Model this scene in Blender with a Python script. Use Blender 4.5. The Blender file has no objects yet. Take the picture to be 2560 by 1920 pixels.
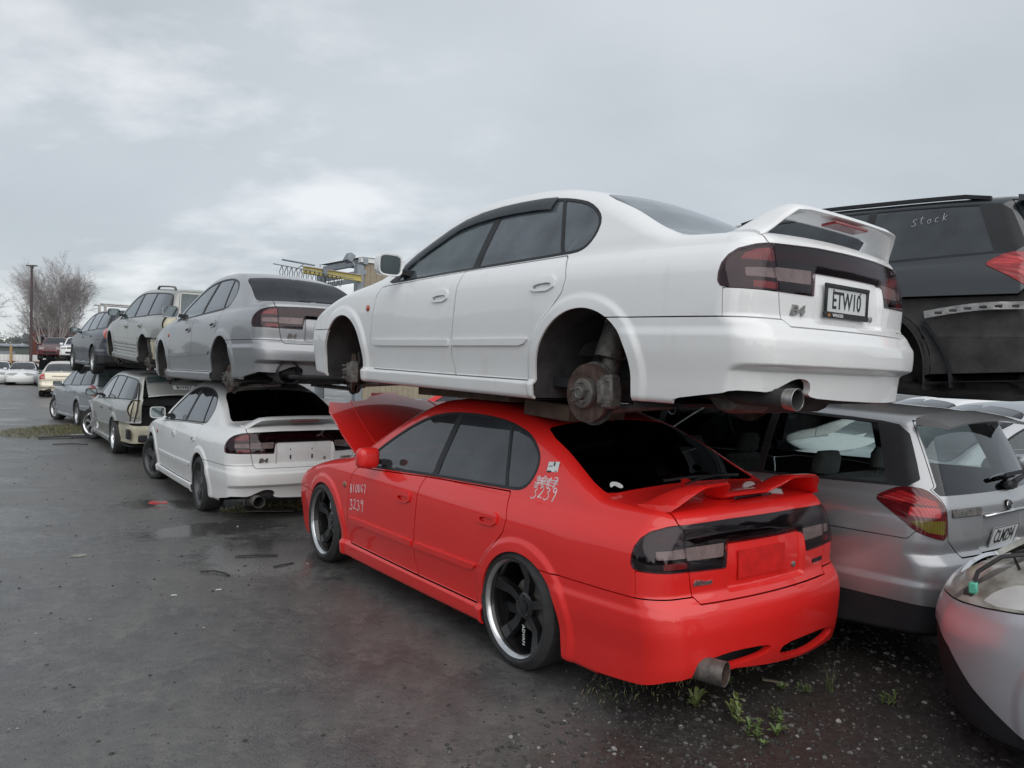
import bpy, math, random
import numpy as np
from mathutils import Vector, Matrix, Euler
random.seed(7); RNG=np.random.default_rng(7)
SC=bpy.context.scene; COL=SC.collection
# ------------------------------------------------------------ numeric helpers
def _pchip(xs,ys):
    xs=np.array(xs,float);ys=np.array(ys,float)
    h=np.diff(xs);dl=np.diff(ys)/h;m=np.zeros(len(xs))
    for i in range(1,len(xs)-1):
        if dl[i-1]*dl[i]>0:
            w1=2*h[i]+h[i-1];w2=h[i]+2*h[i-1]
            m[i]=(w1+w2)/(w1/dl[i-1]+w2/dl[i])
    m[0]=dl[0];m[-1]=dl[-1]
    def f(x):
        x=np.asarray(x,float)
        i=np.clip(np.searchsorted(xs,x)-1,0,len(xs)-2)
        t=np.clip((x-xs[i])/h[i],0,1);t2=t*t;t3=t2*t
        r=(2*t3-3*t2+1)*ys[i]+(t3-2*t2+t)*h[i]*m[i]+(-2*t3+3*t2)*ys[i+1]+(t3-t2)*h[i]*m[i+1]
        return r+np.minimum(x-xs[0],0)*m[0]+np.maximum(x-xs[-1],0)*m[-1]
    return f
def pchip(xs,ys): return staticmethod(_pchip(xs,ys))
def sstep(a,b,x):
    t=np.clip((x-a)/(b-a),0,1);return t*t*(3-2*t)
def rint(a,b,r):
    u=np.maximum(a+r,0);v=np.maximum(b+r,0)
    return np.minimum(np.maximum(a,b),-r)+np.sqrt(u*u+v*v)
def slope(f,x,e=.02): return (f(x+e)-f(x-e))/(2*e)
def grad(f,P,e=2e-3):
    g=np.zeros(P.shape)
    for i in range(3):
        o=np.zeros(3);o[i]=e
        g[...,i]=(f(P+o)-f(P-o))/(2*e)
    return g
def newton(f,P,n=3):
    for _ in range(n):
        g=grad(f,P);d=f(P)
        P=P-g*(np.clip(d,-.02,.02)/np.maximum((g*g).sum(-1),.05))[...,None]
    return P
def surfnets(f,lo,hi,h):
    """surface nets of a body symmetric in y -> verts, tris"""
    xs=np.arange(lo[0],hi[0]+h,h);zs=np.arange(lo[2],hi[2]+h,h)
    ny=int(hi[1]/h)+2;yh=(np.arange(ny)+.5)*h
    X,Y,Z=np.meshgrid(xs,yh,zs,indexing='ij')
    v=f(np.stack([X,Y,Z],-1));v=np.concatenate([v[:,::-1],v],1)
    ys=np.concatenate([-yh[::-1],yh])
    ins=v<0;nx,nyy,nz=v.shape
    c=np.zeros((nx-1,nyy-1,nz-1),np.int8)
    for i in (0,1):
        for j in (0,1):
            for k in (0,1): c+=ins[i:nx-1+i,j:nyy-1+j,k:nz-1+k]
    act=(c>0)&(c<8);ids=-np.ones(act.shape,np.int64);I=np.argwhere(act);ids[act]=np.arange(len(I))
    acc=np.zeros((len(I),3));cnt=np.zeros(len(I))
    cor=[(i,j,k) for i in (0,1) for j in (0,1) for k in (0,1)]
    for a in cor:
        for ax in range(3):
            if a[ax]==0:
                b=list(a);b[ax]=1
                va=v[I[:,0]+a[0],I[:,1]+a[1],I[:,2]+a[2]];vb=v[I[:,0]+b[0],I[:,1]+b[1],I[:,2]+b[2]]
                m=(va<0)!=(vb<0);t=va/np.where(va==vb,1,va-vb)
                p=np.zeros((len(I),3))+np.array(a);p[:,ax]=t
                acc[m]+=p[m];cnt[m]+=1
    P=(I+acc/cnt[:,None])*h+np.array([xs[0],ys[0],zs[0]])
    tr=[]
    for ax in range(3):
        sl=[slice(None)]*3;sl2=[slice(None)]*3;sl[ax]=slice(0,-1);sl2[ax]=slice(1,None)
        a=ins[tuple(sl)];b=ins[tuple(sl2)];E=np.argwhere(a!=b)
        o=[i for i in range(3) if i!=ax]
        ok=np.ones(len(E),bool)
        for q in o: ok&=(E[:,q]>0)&(E[:,q]<v.shape[q]-1)
        E=E[ok]
        def cell(d0,d1):
            e=E.copy();e[:,o[0]]-=d0;e[:,o[1]]-=d1
            return ids[e[:,0],e[:,1],e[:,2]]
        q=np.stack([cell(1,1),cell(0,1),cell(0,0),cell(1,0)],1)
        flip=~ins[E[:,0],E[:,1],E[:,2]]
        if ax==1: flip=~flip
        q[flip]=q[flip][:,::-1]
        tr+= [q[:,[0,1,2]],q[:,[0,2,3]]]
    return P,np.concatenate(tr)
def poly_sd(X,Y,poly):
    P=np.array(poly,float);n=len(P)
    d=np.full(X.shape,1e9);s=np.ones(X.shape)
    for i in range(n):
        a=P[i];b=P[i-1];e=b-a;wx=X-a[0];wy=Y-a[1]
        t=np.clip((wx*e[0]+wy*e[1])/max(e@e,1e-12),0,1)
        bx=wx-e[0]*t;by=wy-e[1]*t
        d=np.minimum(d,bx*bx+by*by)
        c1=Y>=a[1];c2=Y<b[1];c3=e[0]*wy>e[1]*wx
        s=np.where((c1&c2&c3)|(~c1&~c2&~c3),-s,s)
    return s*np.sqrt(d)
def poly_sdb(X,Y,poly,m=.06):
    P=np.array(poly,float);lo=P.min(0)-m;hi=P.max(0)+m
    k=(X>lo[0])&(X<hi[0])&(Y>lo[1])&(Y<hi[1]);d=np.full(X.shape,m);d[k]=np.minimum(poly_sd(X[k],Y[k],P),m);return d
def smooth_poly(p,n=2,closed=True):
    p=np.array(p,float)
    for _ in range(n):
        if closed:
            q=np.roll(p,-1,0);p=np.stack([.75*p+.25*q,.25*p+.75*q],1).reshape(-1,2)
        else:
            a=p[:-1];b=p[1:];m=np.stack([.75*a+.25*b,.25*a+.75*b],1).reshape(-1,p.shape[1]);p=np.concatenate([p[:1],m,p[-1:]])
    return p
class Surf:
    """triangulated implicit surface that can be cut into labelled panels"""
    def __init__(s,f,lo,hi,h,fine=False):
        s.f=f;V,F=surfnets(f,lo,hi,h);s.V=newton(f,V,3);s.F=F
        if fine: s.subdivide(lambda c:(c[:,1]>-.05)|(c[:,0]<-.85))
        s.names=['body'];s.lab=np.zeros(len(s.F),int)
    def lid(s,n):
        if n not in s.names: s.names.append(n)
        return s.names.index(n)
    def subdivide(s,sel):
        m=sel(s.V[s.F].mean(1));T=s.F[m]
        e=np.sort(np.concatenate([T[:,[0,1]],T[:,[1,2]],T[:,[2,0]]]),1)
        u,inv=np.unique(e,axis=0,return_inverse=True);inv=inv.reshape(-1)
        M=newton(s.f,s.V[u].mean(1),3);n0=len(s.V);s.V=np.concatenate([s.V,M])
        k=len(T);ab,bc,ca=inv[:k]+n0,inv[k:2*k]+n0,inv[2*k:]+n0;a,b,c=T.T
        st=lambda *q:np.stack(q,1)
        s.F=np.concatenate([s.F[~m],st(a,ab,ca),st(b,bc,ab),st(c,ca,bc),st(ab,bc,ca)])
    def split(s,d):
        F=s.F;pos=d>0
        k=pos[F].sum(1);cr=(k==1)|(k==2)
        if not cr.any(): return np.where(k>=2,1,-1),d
        C=F[cr];pc=pos[C];lone=np.where(k[cr]==1,pc.argmax(1),(~pc).argmax(1))
        r=np.arange(len(C))
        a=C[r,lone];b=C[r,(lone+1)%3];c=C[r,(lone+2)%3]
        e=np.stack([np.stack([a,b],1),np.stack([a,c],1)],1).reshape(-1,2);e.sort(1)
        u,inv=np.unique(e,axis=0,return_inverse=True);inv=inv.reshape(-1)
        t=d[u[:,0]]/(d[u[:,0]]-d[u[:,1]]);t=np.clip(t,.0,1.)
        NV=s.V[u[:,0]]*(1-t)[:,None]+s.V[u[:,1]]*t[:,None]
        NV=newton(s.f,NV,1)
        n0=len(s.V);s.V=np.concatenate([s.V,NV]);d=np.concatenate([d,np.zeros(len(NV))])
        inv=inv.reshape(-1,2)+n0;ab=inv[:,0];ac=inv[:,1]
        N=np.concatenate([np.stack([a,ab,ac],1),np.stack([ab,b,c],1),np.stack([ab,c,ac],1)])
        lo=np.where(k[cr]==1,1,-1);sg=np.concatenate([lo,-lo,-lo]);lb=np.tile(s.lab[cr],3)
        s.F=np.concatenate([F[~cr],N]);s.lab=np.concatenate([s.lab[~cr],lb])
        return np.concatenate([np.where(k[~cr]==3,1,-1),sg]),d
    def cut(s,name,fn,gap=0.,on=None,band='void'):
        allow=None if on is None else [s.lid(o) for o in on]
        if gap>0:
            d=fn(s.V);s.split(d-gap)
            d=fn(s.V);sg,_=s.split(d+gap)
            d=fn(s.V);ins=sg<0
            out=d[s.F].mean(1)>gap*.98
            bd=~ins&~out
        else:
            sg,_=s.split(fn(s.V));ins=sg<0;bd=np.zeros(len(ins),bool)
        ok=np.ones(len(ins),bool) if allow is None else np.isin(s.lab,allow)
        s.lab[ins&ok]=s.lid(name)
        if gap>0: s.lab[bd&ok]=s.lid(band)
    def finish(s):
        a=s.V[s.F[:,0]];n=np.cross(s.V[s.F[:,1]]-a,s.V[s.F[:,2]]-a)
        ok=(n*n).sum(1)>1e-16
        s.F=s.F[ok];s.lab=s.lab[ok]
        g=grad(s.f,s.V);s.N=g/np.maximum(np.linalg.norm(g,axis=1,keepdims=True),1e-9)
        s.cx=s.V[s.F].mean(1)
    def get(s,labels,sel=None):
        m=np.isin(s.lab,[s.lid(l) for l in labels])
        if sel is not None: m&=sel(s.cx)
        return s.F[m],s.lab[m]
# ------------------------------------------------------------ scene helpers
def link(o,parent=None):
    COL.objects.link(o)
    if parent is not None: o.parent=parent
    return o
def mesh_obj(name,V,F,mats,parent=None,smooth=True,mi=None,loopn=None):
    me=bpy.data.meshes.new(name)
    if isinstance(F,np.ndarray) and F.ndim==2:
        n,k=F.shape
        me.vertices.add(len(V));me.vertices.foreach_set('co',np.asarray(V,np.float32).ravel())
        me.loops.add(n*k);me.loops.foreach_set('vertex_index',F.astype(np.int32).ravel())
        me.polygons.add(n);me.polygons.foreach_set('loop_start',np.arange(0,n*k,k,dtype=np.int32))
        me.update(calc_edges=True)
    else: me.from_pydata([tuple(map(float,v)) for v in V],[],[tuple(map(int,f)) for f in F])
    if not isinstance(mats,(list,tuple)): mats=[mats]
    for m in mats: me.materials.append(m)
    if mi is not None: me.polygons.foreach_set('material_index',np.asarray(mi,np.int32))
    me.polygons.foreach_set('use_smooth',np.ones(len(me.polygons),bool) if smooth else np.zeros(len(me.polygons),bool))
    me.validate() if False else me.update()
    if loopn is not None: me.normals_split_custom_set(loopn)
    o=bpy.data.objects.new(name,me)
    return link(o,parent)
class MB:
    """collects simple shapes for ONE mesh"""
    def __init__(s): s.V=[];s.F=[];s.M=[]
    def add(s,V,F,m=0):
        b=len(s.V);s.V+= [tuple(v) for v in V];s.F+= [tuple(i+b for i in f) for f in F];s.M+= [m]*len(F);return s
    def box(s,c,d,m=0,bev=0,rot=None):
        x,y,z=d[0]/2,d[1]/2,d[2]/2
        if bev<=0:
            V=[(i*x,j*y,k*z) for i in(-1,1) for j in(-1,1) for k in(-1,1)]
            F=[(0,1,3,2),(4,6,7,5),(0,4,5,1),(2,3,7,6),(0,2,6,4),(1,5,7,3)]
        else:
            b=min(bev,x*.9,y*.9,z*.9);V=[];idx={}
            for i in(-1,1):
                for j in(-1,1):
                    for k in(-1,1):
                        for ax in range(3):
                            p=[i*(x-b),j*(y-b),k*(z-b)];p[ax]=(i,j,k)[ax]*(x,y,z)[ax]
                            idx[i,j,k,ax]=len(V);V.append(tuple(p))
            F=[]
            for ax in range(3):
                o=[q for q in range(3) if q!=ax]
                for sg in(-1,1):
                    q=[]
                    for a,bb in((-1,-1),(1,-1),(1,1),(-1,1)):
                        t=[0,0,0];t[ax]=sg;t[o[0]]=a;t[o[1]]=bb;q.append(idx[t[0],t[1],t[2],ax])
                    if (sg<0)!=(ax==1): q=q[::-1]
                    F.append(q)
                for a in(-1,1):
                    for bb in(-1,1):
                        t0=[0,0,0];t0[o[0]]=a;t0[o[1]]=bb;t1=list(t0);t0[ax]=-1;t1[ax]=1
                        q=[idx[(*t0,o[0])],idx[(*t1,o[0])],idx[(*t1,o[1])],idx[(*t0,o[1])]]
                        n=np.cross(np.subtract(V[q[1]],V[q[0]]),np.subtract(V[q[2]],V[q[0]]))
                        if n@np.array(V[q[0]])<0: q=q[::-1]
                        F.append(q)
            for i in(-1,1):
                for j in(-1,1):
                    for k in(-1,1):
                        q=[idx[i,j,k,a] for a in range(3)]
                        if i*j*k<0: q=q[::-1]
                        F.append(q)
        if rot is not None: V=[tuple(rot@Vector(v)) for v in V]
        return s.add([(v[0]+c[0],v[1]+c[1],v[2]+c[2]) for v in V],F,m)
    def tube(s,path,r,n=8,m=0,cap=True):
        path=[Vector(p) for p in path];k=len(path);rs=r if isinstance(r,(list,tuple)) else [r]*k
        V=[];up=None
        for i,p in enumerate(path):
            t=(path[min(i+1,k-1)]-path[max(i-1,0)]).normalized()
            if up is None:
                up=Vector((0,0,1)) if abs(t.z)<.9 else Vector((1,0,0))
            a=t.cross(up).normalized();b=a.cross(t).normalized();up=b
            for j in range(n):
                an=2*math.pi*j/n;V.append(p+a*(math.cos(an)*rs[i])+b*(math.sin(an)*rs[i]))
        F=[(i*n+j,i*n+(j+1)%n,(i+1)*n+(j+1)%n,(i+1)*n+j) for i in range(k-1) for j in range(n)]
        if cap: F+= [tuple(range(n))[::-1],tuple(range((k-1)*n,k*n))]
        return s.add(V,F,m)
    def strip(s,path,w,th,upv=(0,0,1),m=0):
        """flat band swept along path: width along 'side', thickness along up"""
        path=[Vector(p) for p in path];k=len(path);V=[]
        ws=w if isinstance(w,(list,tuple)) else [w]*k;ths=th if isinstance(th,(list,tuple)) else [th]*k
        for i,p in enumerate(path):
            t=(path[min(i+1,k-1)]-path[max(i-1,0)]).normalized();sd=t.cross(Vector(upv)).normalized();u=sd.cross(t).normalized()
            for a,b in((-1,-1),(1,-1),(1,1),(-1,1)): V.append(p+sd*(a*ws[i]/2)+u*(b*ths[i]/2))
        F=[(i*4+j,i*4+(j+1)%4,(i+1)*4+(j+1)%4,(i+1)*4+j) for i in range(k-1) for j in range(4)]+[(3,2,1,0),tuple((k-1)*4+j for j in range(4))]
        return s.add(V,F,m)
    def lathe(s,prof,n=32,c=(0,0,0),axis='y',m=0,close=False,a0=0,a1=2*math.pi):
        """profile list of (axial, radius)"""
        V=[];full=abs(a1-a0-2*math.pi)<1e-6;nn=n if full else n+1
        for j in range(nn):
            an=a0+(a1-a0)*j/n;ca,sa=math.cos(an),math.sin(an)
            for (t,r) in prof:
                p={'y':(r*ca,t,r*sa),'z':(r*ca,r*sa,t),'x':(t,r*ca,r*sa)}[axis]
                V.append((p[0]+c[0],p[1]+c[1],p[2]+c[2]))
        k=len(prof);F=[]
        for j in range(n):
            j2=(j+1)%nn
            for i in range(k-1+(1 if close else 0)):
                i2=(i+1)%k;F.append((j*k+i,j*k+i2,j2*k+i2,j2*k+i))
        return s.add(V,F,m)
    def prism(s,poly,fn,h0,h1,m=0):
        """polygon extruded; fn(u,v,h)->xyz"""
        n=len(poly);V=[fn(u,v,h0) for u,v in poly]+[fn(u,v,h1) for u,v in poly]
        F=[(i,(i+1)%n,n+(i+1)%n,n+i) for i in range(n)]+[tuple(range(n))[::-1],tuple(range(n,2*n))]
        return s.add(V,F,m)
    def loft(s,secs,m=0,closed=True,cap=True):
        n=len(secs[0]);V=[p for q in secs for p in q];F=[]
        for i in range(len(secs)-1):
            for j in range(n if closed else n-1):
                F.append((i*n+j,i*n+(j+1)%n,(i+1)*n+(j+1)%n,(i+1)*n+j))
        if cap and closed: F+= [tuple(range(n))[::-1],tuple(range((len(secs)-1)*n,len(secs)*n))]
        return s.add(V,F,m)
    def xf(s,M):
        s.V=[tuple(M@Vector(v)) for v in s.V];return s
    def build(s,name,mats,parent=None,smooth=True,ang=35,fix=True):
        o=mesh_obj(name,s.V,s.F,mats,parent,smooth,mi=s.M)
        me=o.data
        if fix:
            import bmesh
            b=bmesh.new();b.from_mesh(me);bmesh.ops.recalc_face_normals(b,faces=b.faces[:]);b.to_mesh(me);b.free()
        if smooth and ang<180: me.set_sharp_from_angle(angle=math.radians(ang))
        return o
def empty(name,label=None,cat=None,group=None,loc=(0,0,0),rot=(0,0,0)):
    o=bpy.data.objects.new(name,None);o.empty_display_size=.2;COL.objects.link(o);o.location=loc;o.rotation_euler=rot
    return tag(o,label,cat,group)
def tag(o,label=None,cat=None,group=None,kind=None):
    if label: o['label']=label
    if cat: o['category']=cat
    if group: o['group']=group
    if kind: o['kind']=kind
    return o
def dup(o,parent=None,**kw):
    c=o.copy();COL.objects.link(c);c.parent=parent
    for ch in list(o.children): dup(ch,c)
    return c
def text_mesh(txt,size,mat,parent,M,depth=.002,sx=1.,name='lettering',bold=0.,font=None,shear=0.):
    cu=bpy.data.curves.new('t','FONT');cu.body=txt;cu.size=size;cu.extrude=depth;cu.align_x='CENTER';cu.align_y='CENTER';cu.offset=bold;cu.resolution_u=3;cu.shear=shear
    t=bpy.data.objects.new('t',cu);COL.objects.link(t)
    dg=bpy.context.evaluated_depsgraph_get();me=bpy.data.meshes.new_from_object(t.evaluated_get(dg))
    bpy.data.objects.remove(t);bpy.data.curves.remove(cu)
    me.name=name;me.materials.clear();me.materials.append(mat)
    o=bpy.data.objects.new(name,me);link(o,parent);o.matrix_local=M@Matrix.Diagonal((sx,1,1,1))
    return o
def frame(origin,right,up):
    r=Vector(right).normalized();u=Vector(up).normalized();n=r.cross(u).normalized();u=n.cross(r)
    M=Matrix.Identity(4)
    for i in range(3): M[i][0]=r[i];M[i][1]=u[i];M[i][2]=n[i];M[i][3]=origin[i]
    return M
# ------------------------------------------------------------ materials
def nmat(name):
    m=bpy.data.materials.new(name);m.use_nodes=True;nt=m.node_tree;nt.nodes.clear()
    out=nt.nodes.new('ShaderNodeOutputMaterial');return m,nt,out
def N(nt,t,**kw):
    n=nt.nodes.new(t)
    for k,v in kw.items():
        if k.startswith('_'): setattr(n,k[1:],v)
        else: n.inputs[k.replace('__',' ')].default_value=v
    return n
def noise(nt,scale,detail=4,rough=.55,coord='Object',vec=None):
    if vec is None:
        tc=N(nt,'ShaderNodeTexCoord');vec=tc.outputs[coord]
    n=N(nt,'ShaderNodeTexNoise',Scale=scale,Detail=detail,Roughness=rough);nt.links.new(vec,n.inputs['Vector']);return n.outputs['Fac']
def ramp(nt,src,stops):
    r=N(nt,'ShaderNodeValToRGB');e=r.color_ramp.elements
    while len(e)<len(stops): e.new(.5)
    for i,(p,c) in enumerate(stops):
        e[i].position=p;e[i].color=(c,c,c,1) if not isinstance(c,tuple) else (*c,1)
    nt.links.new(src,r.inputs['Fac']);return r.outputs['Color']
def mixc(nt,fac,a,b,mode='MIX'):
    m=N(nt,'ShaderNodeMix',_data_type='RGBA',_blend_type=mode)
    for s,v in((m.inputs[0],fac),(m.inputs[6],a),(m.inputs[7],b)):
        if hasattr(v,'is_output'): nt.links.new(v,s)
        elif isinstance(v,tuple): s.default_value=(*v,1)
        else: s.default_value=v
    return m.outputs[2]
def pbsdf(nt,col,rough,metal=0,coat=0,**kw):
    p=N(nt,'ShaderNodeBsdfPrincipled')
    for k,v in(('Base Color',col),('Roughness',rough),('Metallic',metal),('Coat Weight',coat)):
        if hasattr(v,'is_output'): nt.links.new(v,p.inputs[k])
        elif isinstance(v,tuple): p.inputs[k].default_value=(*v,1)
        else: p.inputs[k].default_value=v
    for k,v in kw.items(): p.inputs[k.replace('_',' ')].default_value=v
    return p
def simple(name,col,rough=.5,metal=0,coat=0,var=.15,scale=9.,bump=0,bscale=60.,**kw):
    m,nt,out=nmat(name)
    f=noise(nt,scale,5)
    c=mixc(nt,ramp(nt,f,[(.3,0.),(.7,1.)]),tuple(x*(1-var) for x in col),tuple(min(1,x*(1+var)) for x in col))
    p=pbsdf(nt,c,rough,metal,coat,**kw)
    if bump:
        b=N(nt,'ShaderNodeBump',Strength=bump,Distance=.01);nt.links.new(noise(nt,bscale,3),b.inputs['Height']);nt.links.new(b.outputs[0],p.inputs['Normal'])
    nt.links.new(p.outputs[0],out.inputs[0]);return m
def paint(name,col,metal=0.,rough=.3,coat=1.,dirt=.25,dirtcol=(.16,.15,.13),flake=0,coatr=.04):
    """two sided car paint: coat outside, bare dark trim on the inner face; road dust sits low on the panels"""
    m,nt,out=nmat(name)
    tc=N(nt,'ShaderNodeTexCoord');sx=N(nt,'ShaderNodeSeparateXYZ');nt.links.new(tc.outputs['Object'],sx.inputs[0])
    n1=noise(nt,3.2,6,.62);n2=noise(nt,38.,4,.6)
    # dusty film thicker on low panels (real grime, fixed to the panel)
    mr=N(nt,'ShaderNodeMapRange');mr.inputs[1].default_value=.75;mr.inputs[2].default_value=.1;nt.links.new(sx.outputs[2],mr.inputs[0])
    a=N(nt,'ShaderNodeMath',_operation='MULTIPLY');nt.links.new(mr.outputs[0],a.inputs[0]);nt.links.new(ramp(nt,n1,[(.35,.25),(.75,1.)]),a.inputs[1])
    b=N(nt,'ShaderNodeMath',_operation='MULTIPLY');nt.links.new(a.outputs[0],b.inputs[0]);b.inputs[1].default_value=dirt
    sp=N(nt,'ShaderNodeMath',_operation='MULTIPLY');nt.links.new(ramp(nt,n2,[(.66,0.),(.74,1.)]),sp.inputs[0]);sp.inputs[1].default_value=dirt*.35
    ad=N(nt,'ShaderNodeMath',_operation='ADD',_use_clamp=True);nt.links.new(b.outputs[0],ad.inputs[0]);nt.links.new(sp.outputs[0],ad.inputs[1])
    sk=N(nt,'ShaderNodeMapping');sk.inputs['Scale'].default_value=(13.,13.,.9);nt.links.new(tc.outputs['Object'],sk.inputs[0])
    n3=noise(nt,1.,5,.6,vec=sk.outputs[0]);sm=N(nt,'ShaderNodeMath',_operation='MULTIPLY');nt.links.new(ramp(nt,n3,[(.56,0.),(.74,1.)]),sm.inputs[0]);sm.inputs[1].default_value=dirt*.75
    sm2=N(nt,'ShaderNodeMath',_operation='MULTIPLY');nt.links.new(sm.outputs[0],sm2.inputs[0]);nt.links.new(ramp(nt,n1,[(.40,.1),(.62,1.)]),sm2.inputs[1])
    ad2=N(nt,'ShaderNodeMath',_operation='ADD',_use_clamp=True);nt.links.new(ad.outputs[0],ad2.inputs[0]);nt.links.new(sm2.outputs[0],ad2.inputs[1]);ad=ad2
    c=mixc(nt,ad.outputs[0],col,dirtcol)
    rr=N(nt,'ShaderNodeMath',_operation='MULTIPLY_ADD');nt.links.new(ad.outputs[0],rr.inputs[0]);rr.inputs[1].default_value=.35;rr.inputs[2].default_value=rough
    cr=N(nt,'ShaderNodeMath',_operation='MULTIPLY_ADD',_use_clamp=True);nt.links.new(n1,cr.inputs[0]);cr.inputs[1].default_value=.05;cr.inputs[2].default_value=coatr-.025
    p=pbsdf(nt,c,rr.outputs[0],metal,coat);nt.links.new(cr.outputs[0],p.inputs['Coat Roughness'])
    # faint orange peel
    bm=N(nt,'ShaderNodeBump',Strength=.035,Distance=.004);nt.links.new(noise(nt,14.,2),bm.inputs['Height']);nt.links.new(bm.outputs[0],p.inputs['Coat Normal'])
    ins=pbsdf(nt,(.05,.05,.052),.85)
    g=N(nt,'ShaderNodeNewGeometry');mx=N(nt,'ShaderNodeMixShader')
    nt.links.new(g.outputs['Backfacing'],mx.inputs[0]);nt.links.new(p.outputs[0],mx.inputs[1]);nt.links.new(ins.outputs[0],mx.inputs[2])
    nt.links.new(mx.outputs[0],out.inputs[0]);return m
def glass(name,tint,refl=1.,rough=.015,film=0.,filmcol=(.1,.1,.1)):
    m,nt,out=nmat(name)
    t=N(nt,'ShaderNodeBsdfTransparent');t.inputs[0].default_value=(*tint,1)
    g=N(nt,'ShaderNodeBsdfGlossy',Roughness=rough);g.inputs[0].default_value=(.95,.97,1,1)
    fr=N(nt,'ShaderNodeFresnel',IOR=1.52)
    mu=N(nt,'ShaderNodeMath',_operation='MULTIPLY',_use_clamp=True);nt.links.new(fr.outputs[0],mu.inputs[0]);mu.inputs[1].default_value=refl
    base=t.outputs[0]
    if film>0:
        d=N(nt,'ShaderNodeBsdfDiffuse');d.inputs[0].default_value=(*filmcol,1);mf=N(nt,'ShaderNodeMixShader')
        fm=N(nt,'ShaderNodeMath',_operation='MULTIPLY');nt.links.new(ramp(nt,noise(nt,5.,5),[(.3,.5),(.75,1.)]),fm.inputs[0]);fm.inputs[1].default_value=film
        nt.links.new(fm.outputs[0],mf.inputs[0]);nt.links.new(t.outputs[0],mf.inputs[1]);nt.links.new(d.outputs[0],mf.inputs[2]);base=mf.outputs[0]
    mx=N(nt,'ShaderNodeMixShader');nt.links.new(mu.outputs[0],mx.inputs[0]);nt.links.new(base,mx.inputs[1]);nt.links.new(g.outputs[0],mx.inputs[2])
    nt.links.new(mx.outputs[0],out.inputs[0]);return m
def ribbed(name,col,rough=.15,scale=150.,axis='Y',lo=.6,coat=.6):
    """lamp lens with moulded flutes"""
    m,nt,out=nmat(name)
    tc=N(nt,'ShaderNodeTexCoord');w=N(nt,'ShaderNodeTexWave',_wave_type='BANDS',_bands_direction=axis,Scale=scale/6.283,Distortion=.4,Detail=1.)
    nt.links.new(tc.outputs['Object'],w.inputs['Vector'])
    n=noise(nt,18.,3)
    c=mixc(nt,w.outputs['Fac'],tuple(x*lo for x in col),col);c=mixc(nt,ramp(nt,n,[(.35,0.),(.65,1.)]),c,tuple(x*.6 for x in col))
    p=pbsdf(nt,c,rough,0,coat,Coat_Roughness=.03)
    b=N(nt,'ShaderNodeBump',Strength=.4,Distance=.004);nt.links.new(w.outputs['Fac'],b.inputs['Height']);nt.links.new(b.outputs[0],p.inputs['Normal'])
    nt.links.new(p.outputs[0],out.inputs[0]);return m
MT={}
MT['red']=paint('red_paint',(.74,.012,.009),0,.5,.8,.14,(.32,.05,.04),coatr=.035)
MT['white']=paint('white_paint',(.80,.805,.81),0,.35,.9,.20,(.34,.31,.25))
MT['white2']=paint('white_paint_dirty',(.76,.765,.765),0,.4,.75,.32,(.34,.31,.26))
MT['silver']=paint('silver_paint',(.33,.338,.352),.6,.38,.6,.15,(.3,.3,.3))
MT['silverw']=paint('estate_silver_paint',(.36,.365,.38),.6,.34,.9,.15,(.3,.3,.3))
MT['silver2']=paint('light_silver_paint',(.38,.40,.43),.6,.38,.6,.15,(.35,.35,.36))
MT['silver3']=paint('bright_silver_paint',(.58,.60,.64),.45,.34,.8,.12,(.3,.3,.3))
MT['beige']=paint('pale_gold_paint',(.33,.337,.322),.4,.4,.55,.2,(.34,.32,.26))
MT['gold']=paint('champagne_paint',(.66,.61,.50),.4,.36,1.,.1)
MT['slate']=paint('slate_blue_grey_paint',(.050,.058,.075),.4,.4,.45,.12)
MT['black']=paint('black_paint',(.020,.025,.030),.2,.25,1.,.10,(.05,.05,.055))
MT['maroon']=paint('maroon_paint',(.13,.02,.03),.2,.35,1.,.1)
MT['cream']=simple('bare_cream_primer',(.50,.47,.36),.5,0,.2,.22,6)
MT['trim']=simple('black_trim',(.026,.027,.030),.5,bump=.05,Specular_IOR_Level=.25)
MT['rubber']=simple('black_rubber',(.030,.030,.031),.72,var=.3,scale=14,bump=.25,bscale=40)
MT['under']=simple('underbody_black',(.042,.041,.042),.8,var=.5,scale=7,bump=.3,bscale=25)
MT['cloth']=simple('grey_seat_cloth',(.05,.05,.055),.95,var=.2,scale=20,bump=.2,bscale=200)
MT['cloth2']=simple('pale_grey_seat_cloth',(.16,.16,.165),.95,var=.2,scale=20)
MT['rust']=simple('rusty_iron',(.095,.062,.050),.75,.35,0,.55,18,bump=.5,bscale=50)
MT['steel']=simple('bare_steel',(.40,.39,.38),.4,.9,0,.3,25,bump=.15)
MT['dsteel']=simple('grimy_steel',(.15,.14,.13),.6,.5,0,.4,25,bump=.3)
MT['alloy']=simple('silver_alloy',(.50,.51,.52),.33,.85,.4,.1,12)
MT['dalloy']=simple('dark_grey_alloy',(.075,.077,.08),.45,.4,.2,.2,12)
MT['balloy']=simple('gloss_black_alloy',(.010,.010,.011),.25,.1,.8,.2,12)
MT['chrome']=simple('polished_metal',(.72,.72,.72),.13,1.,0,.08,20)
MT['lipmetal']=simple('polished_rim_lip',(.62,.62,.63),.24,1.,0,.12,30)
MT['smoke']=simple('smoked_red_lens',(.022,.004,.006),.2,0,1.,.4,12,Coat_Roughness=.02,Specular_IOR_Level=.0)
MT['smokeblk']=simple('black_gloss_garnish',(.008,.005,.006),.2,0,1.,.3,10,Coat_Roughness=.02,Specular_IOR_Level=.0)
MT['redlens']=ribbed('red_lens',(.42,.022,.025))
MT['redlens2']=ribbed('bright_red_lens',(.62,.04,.045),lo=.6)
MT['dkred']=ribbed('deep_red_lens',(.36,.025,.03))
MT['clear']=ribbed('clear_fluted_lens',(.42,.41,.38),lo=.72,scale=190.)
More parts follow.
